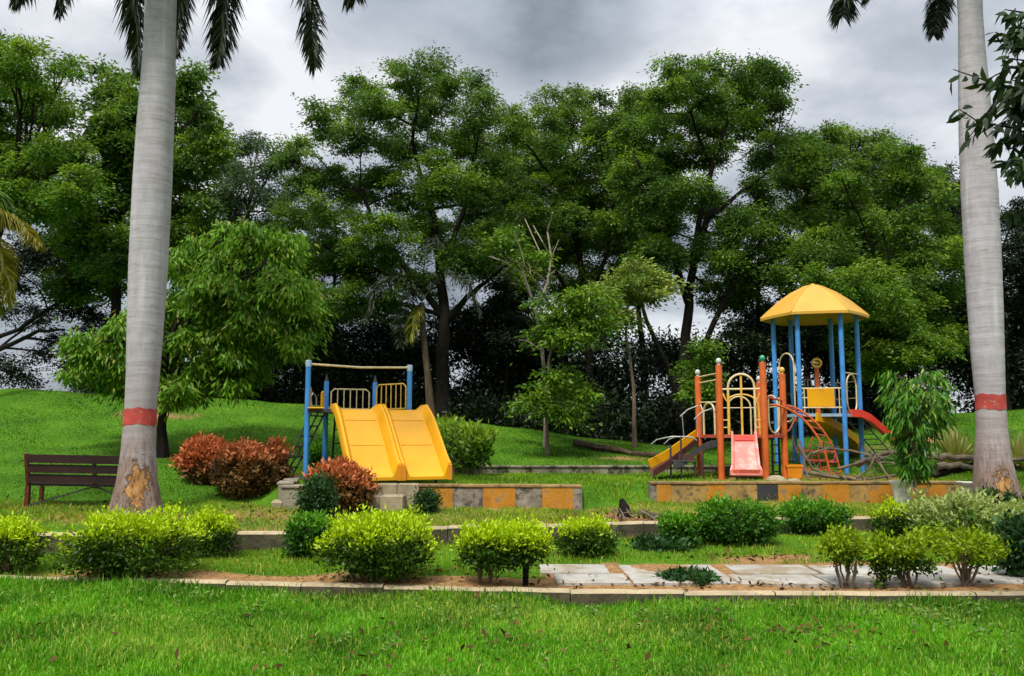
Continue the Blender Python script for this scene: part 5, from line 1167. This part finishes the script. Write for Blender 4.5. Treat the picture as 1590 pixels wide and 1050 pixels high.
def blue_tower():
    d = 18.0; c = at(1270, 643, d); g = .82; rz = R(-13)
    root = thing('climbing_tower', 'tall climbing tower with blue posts and a yellow domed roof', 'play tower', (c.x, d, g), rz)
    Rr = .84; H = hexagon(Rr); z = at(1276, 643, d - .75).z - g; zt = at(1276, 486, d - .7).z - g; O = Vector((c.x, d, g)); inv = Matrix.Rotation(-rz, 3, 'Z')
    def W(px, py, dd): return inv @ (at(px, py, dd) - O)
    for i, p in enumerate(H): m = MB(); m.tube([p - UP * .15, p + UP * (zt + .06)], .049, 14); m.build('post', BLUE, root)
    deck_part(root, H, z, DECK, PALEB)
    # roof: six-sided dome with a turned-down rim
    Re = 1.10; m = MB(); ht = at(1265, 443, d).z - g - zt; prof = [(.02, ht), (.16, ht * .96), (.42, ht * .76), (.66, ht * .50), (.86, ht * .22), (1.0, .01), (1.0, -.045), (.965, -.045), (.965, .0), (.80, .14), (.5, .40), (.03, .60)]
    vs = []
    for q, zz in prof:
        for i in range(6):
            for s in range(4):
                a_ = Vector((math.cos(R(60 * i)), math.sin(R(60 * i)), 0)); b_ = Vector((math.cos(R(60 * i + 60)), math.sin(R(60 * i + 60)), 0)); e = a_.lerp(b_, s / 4); bulge = 1 + .035 * math.sin(math.pi * s / 4)
                vs.append(e * Re * q * bulge + UP * (zt + zz))
    n = 24; k = len(prof); fs = [(i * n + j, (i + 1) * n + j, (i + 1) * n + (j + 1) % n, i * n + (j + 1) % n) for i in range(k - 1) for j in range(n)] + [tuple(range(n))]
    m.add(vs, fs); rf = m.build('domed_roof', CANOPY, root, auto=12)
    # raised seams along the ridges
    for i in range(6):
        m = MB(); a_ = Vector((math.cos(R(60 * i)), math.sin(R(60 * i)), 0)); m.tube([a_ * Re * q + UP * (zt + zz) for q, zz in prof[:6]], .014, 6); m.build('roof_seam', CANOPY, rf)
    m = MB(); m.lathe((0, 0, zt + ht), [(.06, -.01), (.05, .02), (.02, .035)], 12); m.build('roof_cap', CANOPY, rf)
    # front guard: yellow board between pale rails
    a, b = H[4], H[5]; m = MB()
    for zz in (.13, .52): m.tube([a + UP * (z + zz), b + UP * (z + zz)], .016, 8)
    for f in (.1, .9): m.tube([a.lerp(b, f) + UP * z, a.lerp(b, f) + UP * (z + .52)], .012, 6)
    m.tube([a + UP * (z + .33), a.lerp(b, .2) + UP * (z + .33)], .012, 6); m.build('guard_rail', CREAM, root)
    p = a.lerp(b, .48); m = MB(); m.box(p + UP * (z + .335), ((b - a).length * .62, .03, .39), bev=.008); m.build('guard_panel', YEL, root)
    m = MB(); p2 = a.lerp(b, .5) + Vector((0, .62, 0)); m.tube([p2 + UP * z, p2 + UP * (z + .98)], .045, 10); pp = m.build('wheel_post', ORANGE, root)
    m = MB(); cc = p2 + UP * (z + 1.08); m.tube([cc + Vector((.085 * math.cos(2 * math.pi * i / 16), -.05, .085 * math.sin(2 * math.pi * i / 16))) for i in range(17)], .026, 8); m.ball(cc + Vector((0, -.05, 0)), .04, 10, .9); m.build('steering_wheel', YRAIL, pp)
    a, b = H[3], H[4]
    def loop(a, b, f0, f1, z0, z1, mt, r_=.016):
        q0, q1 = a.lerp(b, f0), a.lerp(b, f1); cc = (q0 + q1) / 2; hh = (q1 - q0) / 2; rr_ = hh.length; pts = []
        for k in range(9): t = math.pi * k / 8; pts.append(cc - hh * math.cos(t) + UP * (z1 - rr_ + rr_ * math.sin(t)))
        for k in range(9): t = math.pi * k / 8; pts.append(cc + hh * math.cos(t) + UP * (z0 + rr_ - rr_ * math.sin(t)))
        pts.append(pts[0]); m = MB(); m.tube(pts, r_, 8); m.build('loop_rail', mt, root)
    loop(a, b, .2, .8, z - .15, z + 1.28, CREAM); a, b = H[5], H[0]; loop(a, b, .2, .8, z + .02, z + .82, CREAM)
    m = MB(); m.tube([a + UP * (z + .84), b + UP * (z + .84)], .013, 6); m.build('guard_rail', CREAM, root)
    a, b = H[1], H[2]; m = MB()
    for k in range(7): q = a.lerp(b, .45 + .5 * k / 6); m.tube([q + UP * z, q + UP * (z + .78)], .010, 6)
    m.tube([a.lerp(b, .42) + UP * (z + .78), b + UP * (z + .78)], .012, 6); m.tube([a.lerp(b, .42) + UP * (z + .05), b + UP * (z + .05)], .012, 6); m.build('back_railing', STEEL, root)
    a, b = H[0], H[1]; m = MB(); m.tube([a + UP * (z + .7), b + UP * (z + .7)], .012, 6); m.tube([a + UP * (z + .35), b + UP * (z + .35)], .012, 6); m.build('guard_rail', CREAM, root)
    # red slide to the right
    def trough(name, path, wv, mt, hgt=.12, th=.03):
        m = MB(); vs = []
        for p in path: vs += [p - wv - UP * th, p - wv + UP * hgt, p - wv * .86 + UP * hgt, p - wv * .78, p + wv * .78, p + wv * .86 + UP * hgt, p + wv + UP * hgt, p + wv - UP * th]
        K = 8; n = len(path); fs = [(i * K + j, i * K + j + 1, (i + 1) * K + j + 1, (i + 1) * K + j) for i in range(n - 1) for j in range(K - 1)] + [(i * K + 7, i * K, (i + 1) * K, (i + 1) * K + 7) for i in range(n - 1)] + [tuple(range(K)), tuple((n - 1) * K + j for j in range(K - 1, -1, -1))]
        m.add(vs, [f[::-1] for f in fs]); return m.build(name, mt, root, auto=40)
    path = [W(1318, 645, 17.7), W(1335, 646, 17.6), W(1350, 653, 17.5), W(1376, 675, 17.2), W(1404, 701, 16.9), W(1420, 716, 16.7)]
    sl_ = trough('slide_chute', path, inv @ Vector((.06, .25, 0)), RED); sl_['label'] = 'red slide running down to the right'
    m = MB(); e = path[-1]; m.box(e + UP * .03, (.10, .46, .18), M=inv.to_3x3() @ Matrix.Rotation(R(14), 3, 'Z'), bev=.02); m.build('end_lip', ORANGE, sl_)
    for q in (path[4],): m = MB(); m.tube([Vector((q.x, q.y, -.15)), q - UP * .02], .02, 8); m.build('slide_leg', DKMET, sl_)
    # yellow slide curling away behind
    path = [W(1252, 652, 17.4), W(1266, 655, 17.6), W(1290, 668, 18.3), W(1312, 684, 19.0), W(1330, 706, 19.4)]
    s2 = trough('slide_chute', path, inv @ Vector((-.16, .20, 0)), YEL, .14); s2['label'] = 'yellow slide curling away underneath'
    # black rope ladder on the right
    m = MB(); A = [W(1340, 655, 17.9), W(1372, 690, 17.7), W(1402, 728, 17.4)]; B = [W(1318, 655, 18.5), W(1348, 690, 18.5), W(1378, 726, 18.4)]
    for q in (A, B): m.tube(q, .016, 6)
    for k in range(9):
        t = (k + .5) / 9 * 2; i = min(1, int(t)); m.tube([A[i].lerp(A[i + 1], t - i), B[i].lerp(B[i + 1], t - i)], .011, 6)
    m.build('rope_ladder', DKMET, root)
blue_tower()
def arch_climber():
    A = [at(*q) for q in ((1186, 628, 16.15), (1212, 631, 16.15), (1240, 645, 16.15), (1262, 668, 16.15), (1280, 700, 16.15), (1290, 742, 16.15))]
    B = [at(*q) for q in ((1214, 628, 16.75), (1236, 634, 16.75), (1258, 648, 16.75), (1280, 672, 16.75), (1296, 702, 16.75), (1306, 738, 16.75))]
    base = Vector((A[-1].x, 16.3, gz(A[-1].x, 16.3)))
    root = thing('arch_climber', 'orange arched rung climber curving down from the small tower to the branches', 'climbing frame', base)
    def cur(P):
        o = []
        for i in range(len(P) - 1):
            p0, p1, p2, p3 = P[max(0, i - 1)], P[i], P[i + 1], P[min(len(P) - 1, i + 2)]
            for k in range(5): t = k / 5; o.append(.5 * ((2 * p1) + (p2 - p0) * t + (2 * p0 - 5 * p1 + 4 * p2 - p3) * t * t + (3 * p1 - p0 - 3 * p2 + p3) * t ** 3))
        return o + [P[-1] + Vector((0, 0, -.1))]
    CA, CB = cur(A), cur(B)
    for q in (CA, CB): m = MB(); m.tube(q, .021, 8); m.build('side_rail', ORANGE, root, base)
    for i in range(4, len(CA) - 1, 2): m = MB(); m.tube([CA[i], CB[i]], .015, 6); m.build('rung', REDOR, root, base)
    # curved hand loops under the arch
    m = MB()
    for k in range(4):
        c = at(1246 + 12 * k, 690 + 8 * k, 16.45); m.tube([c + Vector((-.2 + .02 * k, 0, .15)), c + Vector((-.08, .05, -.16)), c + Vector((.16, .1, -.10)), c + Vector((.24, .1, .15))], .011, 6)
    m.build('hand_loops', REDOR, root, base)
    m = MB(); m.tube([at(1222, 640, 16.5), at(1214, 660, 16.5), at(1206, 675, 16.5)], .018, 6); m.tube([at(1236, 648, 16.5), at(1226, 668, 16.5), at(1212, 676, 16.5)], .018, 6); m.build('brace', REDOR, root, base)
    for py in (698, 712, 726): m = MB(); m.bar(at(1247, py + 2, 16.5), at(1294, py + 4, 16.5), .03, .04); m.build('rung', REDOR, root, base)
arch_climber()
def bin_box():
    d = 16.5; b = at(1232, 738, d); base = Vector((b.x, d, gz(b.x, d))); root = thing('litter_bin', 'small yellow tapered bin standing left of the arched climber', 'bin', base)
    m = MB(); vs = []; 
    for w_, z in ((.12, -.03), (.15, .22), (.165, .225), (.165, .27), (.135, .27), (.10, .05)): vs += [(-w_, -w_ * .7, z), (w_, -w_ * .7, z), (w_, w_ * .7, z), (-w_, w_ * .7, z)]
    fs = [(i * 4 + j, i * 4 + (j + 1) % 4, i * 4 + 4 + (j + 1) % 4, i * 4 + 4 + j) for i in range(5) for j in range(4)] + [(3, 2, 1, 0), (20, 21, 22, 23)]
    m.add(vs, fs); m.build('body', YELD, root, auto=30)
    m = MB(); m.tube([(-.165, 0, .25), (-.1, 0, .36), (.1, 0, .36), (.165, 0, .25)], .010, 6); m.build('handle', DKMET, root)
bin_box()
def planter(px, d, label, h, seed, full=True):
    b = at(px, 780, d); z = gz(b.x, d); root = thing('planter', label, 'planter', (b.x, d, z)); m = MB()
    m.lathe((0, 0, 0), [(.17, -.05), (.175, .02), (.135, .05), (.125, h * .45), (.16, h * .85), (.19, h * .93), (.20, h), (.165, h), (.14, h - .06), (.02, h - .07)], 20, fn=lambda a, zz: 1 + .02 * math.sin(4 * a + seed))
    m.build('pot', POTM, root); m = MB(); m.lathe((0, 0, 0), [(.14, h - .05), (.10, h - .035), (.03, h - .03)], 14); m.build('soil', BARKL, root)
planter(1402, 13.75, 'white concrete planter standing left of the slim young tree', .47, 1)
planter(1507, 14.1, 'white concrete planter half hidden behind the right palm', .40, 2)
def clay_pot():
    d = 12.6; b = at(1580, 785, d); root = thing('clay_pot', 'small terracotta pot at the foot of the right palm', 'pot', (b.x, d, gz(b.x, d))); m = MB()
    m.lathe((0, 0, 0), [(.07, -.03), (.10, .14), (.12, .145), (.12, .19), (.10, .19), (.09, .10), (.02, .09)], 16); m.build('pot', TERRA, root)
    m = MB(); random.seed(8)
    for k in range(14): a = random.uniform(0, 6.28); e = Vector((math.cos(a) * .12, math.sin(a) * .12, random.uniform(.28, .42))); m.add([(0, 0, .1), e * .6 + Vector((.02, 0, .05)), e, e * .6 + Vector((-.02, 0, .05))], [(0, 1, 2, 3)])
    m.build('leaves', L_DKSH, root, smooth=False)
clay_pot()

# ------------------------------------------------------------------ fallen wood, stones, litter
def log(name, label, pts, r, m=DRYW, group=None, cat='log', split=False, forks=0):
    P = [Vector(p) for p in pts]; base = P[0].copy(); base.z = gz(base.x, base.y); root = thing(name, label, cat, base, 0, group); mb = MB()
    Q = []
    for i in range(len(P) - 1):
        for s in range(4): Q.append(P[i].lerp(P[i + 1], s / 4) + Vector((random.uniform(-1, 1), random.uniform(-1, 1), random.uniform(-1, 1))) * r * .25)
    Q.append(P[-1]); k = len(Q)
    mb.tube(Q, [r * (1 - .45 * i / k) for i in range(k)], 9, jit=.12)
    for f in range(forks):
        j = random.randint(k // 3, k - 2); e = Q[j] + Vector((random.uniform(-.3, .35), random.uniform(-.2, .2), random.uniform(.02, .25)))
        mb.tube(limb_curve(Q[j], e, .05, 4, .2), [r * .5, r * .42, r * .35, r * .25, r * .12], 6)
    mb.build('wood', m, root, base)
random.seed(77)
GB = 'dry branches heaped in front of the blue tower'
br = [([(1238, 690, 15.6), (1262, 728, 15.5), (1290, 739, 15.4)], .028), ([(1248, 733, 15.5), (1300, 742, 15.35), (1360, 748, 15.2)], .038), ([(1282, 752, 15.2), (1330, 748, 15.3), (1395, 737, 15.6)], .032), ([(1270, 695, 15.7), (1320, 700, 15.9), (1378, 712, 15.7)], .026),
      ([(1247, 722, 15.6), (1262, 704, 15.6), (1295, 692, 15.7)], .022), ([(1300, 728, 15.8), (1345, 716, 15.9), (1392, 720, 15.6)], .028), ([(1352, 700, 15.8), (1366, 720, 15.6), (1382, 744, 15.4)], .026), ([(1256, 745, 15.3), (1248, 715, 15.5), (1262, 700, 15.6)], .020), ([(1330, 742, 15.3), (1350, 728, 15.4), (1360, 705, 15.6)], .020)]
lab = ['crooked grey branch leaning lowest against the arched climber', 'long straight pale branch lying along the front of the heap', 'thick dark branch at the bottom right of the heap', 'long dark branch lying across the top of the heap', 'thin branch arching over the left of the heap', 'grey branch pointing right towards the young tree',
       'short steep branch at the right end of the heap', 'thin upright branch at the left end of the heap', 'thin upright branch rising near the right blue post']
for (p, r_), l_ in zip(br, lab): log('dry_branch', l_, [at(*q) for q in p], r_, group=GB, cat='branch', forks=3)
log('fallen_trunk', 'long pale fallen palm stem lying between the young tree and the right palm', [at(1432, 708, 15.7), at(1470, 709, 15.6), at(1520, 713, 15.6), at(1600, 712, 15.9)], .07, DRYW)
log('fallen_trunk', 'thick dark fallen trunk under the pale palm stem', [at(1440, 738, 15.5), at(1475, 729, 15.6), at(1515, 722, 15.7), at(1560, 716, 15.9)], .09, BARK)
log('fallen_trunk', 'grey split log end at the left of the fallen palm stem', [at(1455, 724, 15.45), at(1490, 722, 15.5), at(1512, 727, 15.5)], .065, DRYW)
log('fallen_trunk', 'dark fallen trunk on the bank behind the maroon side slide', [at(893, 688, 20.5), at(940, 697, 20), at(990, 705, 19.6), at(1060, 706, 19.4)], .085, BARKM)
log('fallen_trunk', 'weathered log lying left of the fallen palm stem beyond the heap', [at(1330, 722, 16.9), at(1370, 705, 16.9), at(1420, 700, 16.7)], .065, DRYW)
def rocks():
    random.seed(90)
    for (px, py, d, s, l_) in ((1205, 745, 15.2, .22, 'flat pale stone in front of the small orange tower'), (968, 776, 12.9, .10, 'dark pointed stump standing in the twig heap'), (432, 783, 13.6, .14, 'grey rock left of the low copper shrub'), (1232, 748, 15.0, .13, 'small flat stone beside the yellow bin')):
        b = at(px, py, d); m = MB(); m.lathe((0, 0, 0), [(s * .9, -.06), (s, .02), (s * .8, s * .35), (s * .4, s * .5), (.01, s * .52)], 12, fn=lambda a, zz: 1 + .18 * math.sin(2 * a + px) + .08 * math.sin(5 * a))
        if 'stump' in l_:
            m = MB(); m.tube([(0, 0, -.06), (.01, 0, .14), (-.03, 0, .26)], [.11, .08, .03], 10, jit=.15)
        o = m.build('stump' if 'stump' in l_ else 'rock', BARK if 'stump' in l_ else STONE); o.location = (b.x, d, gz(b.x, d)); o.scale = (1, .7, 1); tag(o, l_, 'stump' if 'stump' in l_ else 'rock')
rocks()
def twig_heap():
    r = random.Random(95)
    specs = []
    for k in range(16):
        px = r.uniform(945, 1035); d = r.uniform(12.3, 13.0); c = at(px, 790, d); z = gz(c.x, d); a = r.uniform(0, 3.14); l = r.uniform(.18, .5)
        dv = Vector((math.cos(a) * l / 2, math.sin(a) * l / 2, r.uniform(-.03, .10)))
        specs.append((Vector((c.x, d, z + r.uniform(.02, .10))) - dv, Vector((c.x, d, z + r.uniform(.03, .14))) + dv, r.uniform(.010, .024)))
    mb = MB()
    for a, b, q in specs: mb.tube(limb_curve(a, b, 0, 4, .12), [q, q, q * .8, q * .6, q * .4], 6)
    o = mb.build('debris', DRYW); tag(o, 'heap of dry twigs and wood scraps behind the terrace edging', None, kind='stuff')
twig_heap()
def litter():
    r = np.random.RandomState(99); P = []
    for cx, cy, sx, sy, n in ((0, 6.6, 2.2, .6, 110), (2.35, 6.75, .30, .20, 60), (-.5, 6.3, 1.6, .4, 60), (2.9, 10.2, .5, .25, 90), (2.0, 8.4, 1.8, .12, 140), (-1.3, 8.9, 1.0, .15, 70), (1.7, 12.5, .55, .3, 180), (6.6, 15.6, 1.2, .4, 200), (-4.7, 12.2, 1.2, .5, 90), (1.2, 7.4, 2.5, .4, 30), (5, 8.3, 1.3, .12, 60), (-3.5, 13, .8, .3, 60)):
        for _ in range(n):
            x, y = r.normal(cx, sx), r.normal(cy, sy)
            if y < 5: continue
            P.append((x, y, gz(x, y) + (.035 if y < 8 else .012) + r.uniform(0, .02)))
    P = np.array(P); D = r.normal(size=P.shape); D[:, 2] *= .35; Nn = r.normal(size=P.shape) * .4; Nn[:, 2] += 1
    V, Fq = leaf_arrays(P, D, Nn, r.uniform(.04, .095, len(P)), r.uniform(.02, .045, len(P)), fold=.3, droop=-.15)
    o = np_mesh('leaf_litter', V, Fq, L_DRY); tag(o, 'brown fallen leaves scattered over the lawn and path', None, kind='stuff')
litter()
def weeds():
    r = np.random.RandomState(98); P = []; 
    for cx, cy, sx, sy, n in ((3.6, 7.3, .9, .35, 60), (-2.3, 7.9, .7, .3, 22), (4.5, 6.4, .5, .3, 26), (-.2, 7.6, .5, .2, 14), (-4.5, 7.9, .8, .4, 22), (1.2, 7.5, .4, .15, 16), (0.5, 6.3, 2.5, .4, 16)):
        for _ in range(n):
            x, y = r.normal(cx, sx), min(r.normal(cy, sy), K1(0) - .1)
            for k in range(9): P.append((x + r.normal(0, .04), y + r.normal(0, .04), gz(x, y) + r.uniform(.04, .13)))
    P = np.array(P); D = r.normal(size=P.shape); D[:, 2] *= .4; Nn = r.normal(size=P.shape) * .5; Nn[:, 2] += 1
    V, Fq = leaf_arrays(P, D, Nn, r.uniform(.03, .055, len(P)), r.uniform(.018, .03, len(P)))
    o = np_mesh('weeds', V, Fq, L_VARI, attr={'tint': np.zeros(len(V))}); tag(o, 'small broad-leaved weeds scattered through the front lawn', None, kind='stuff')
weeds()
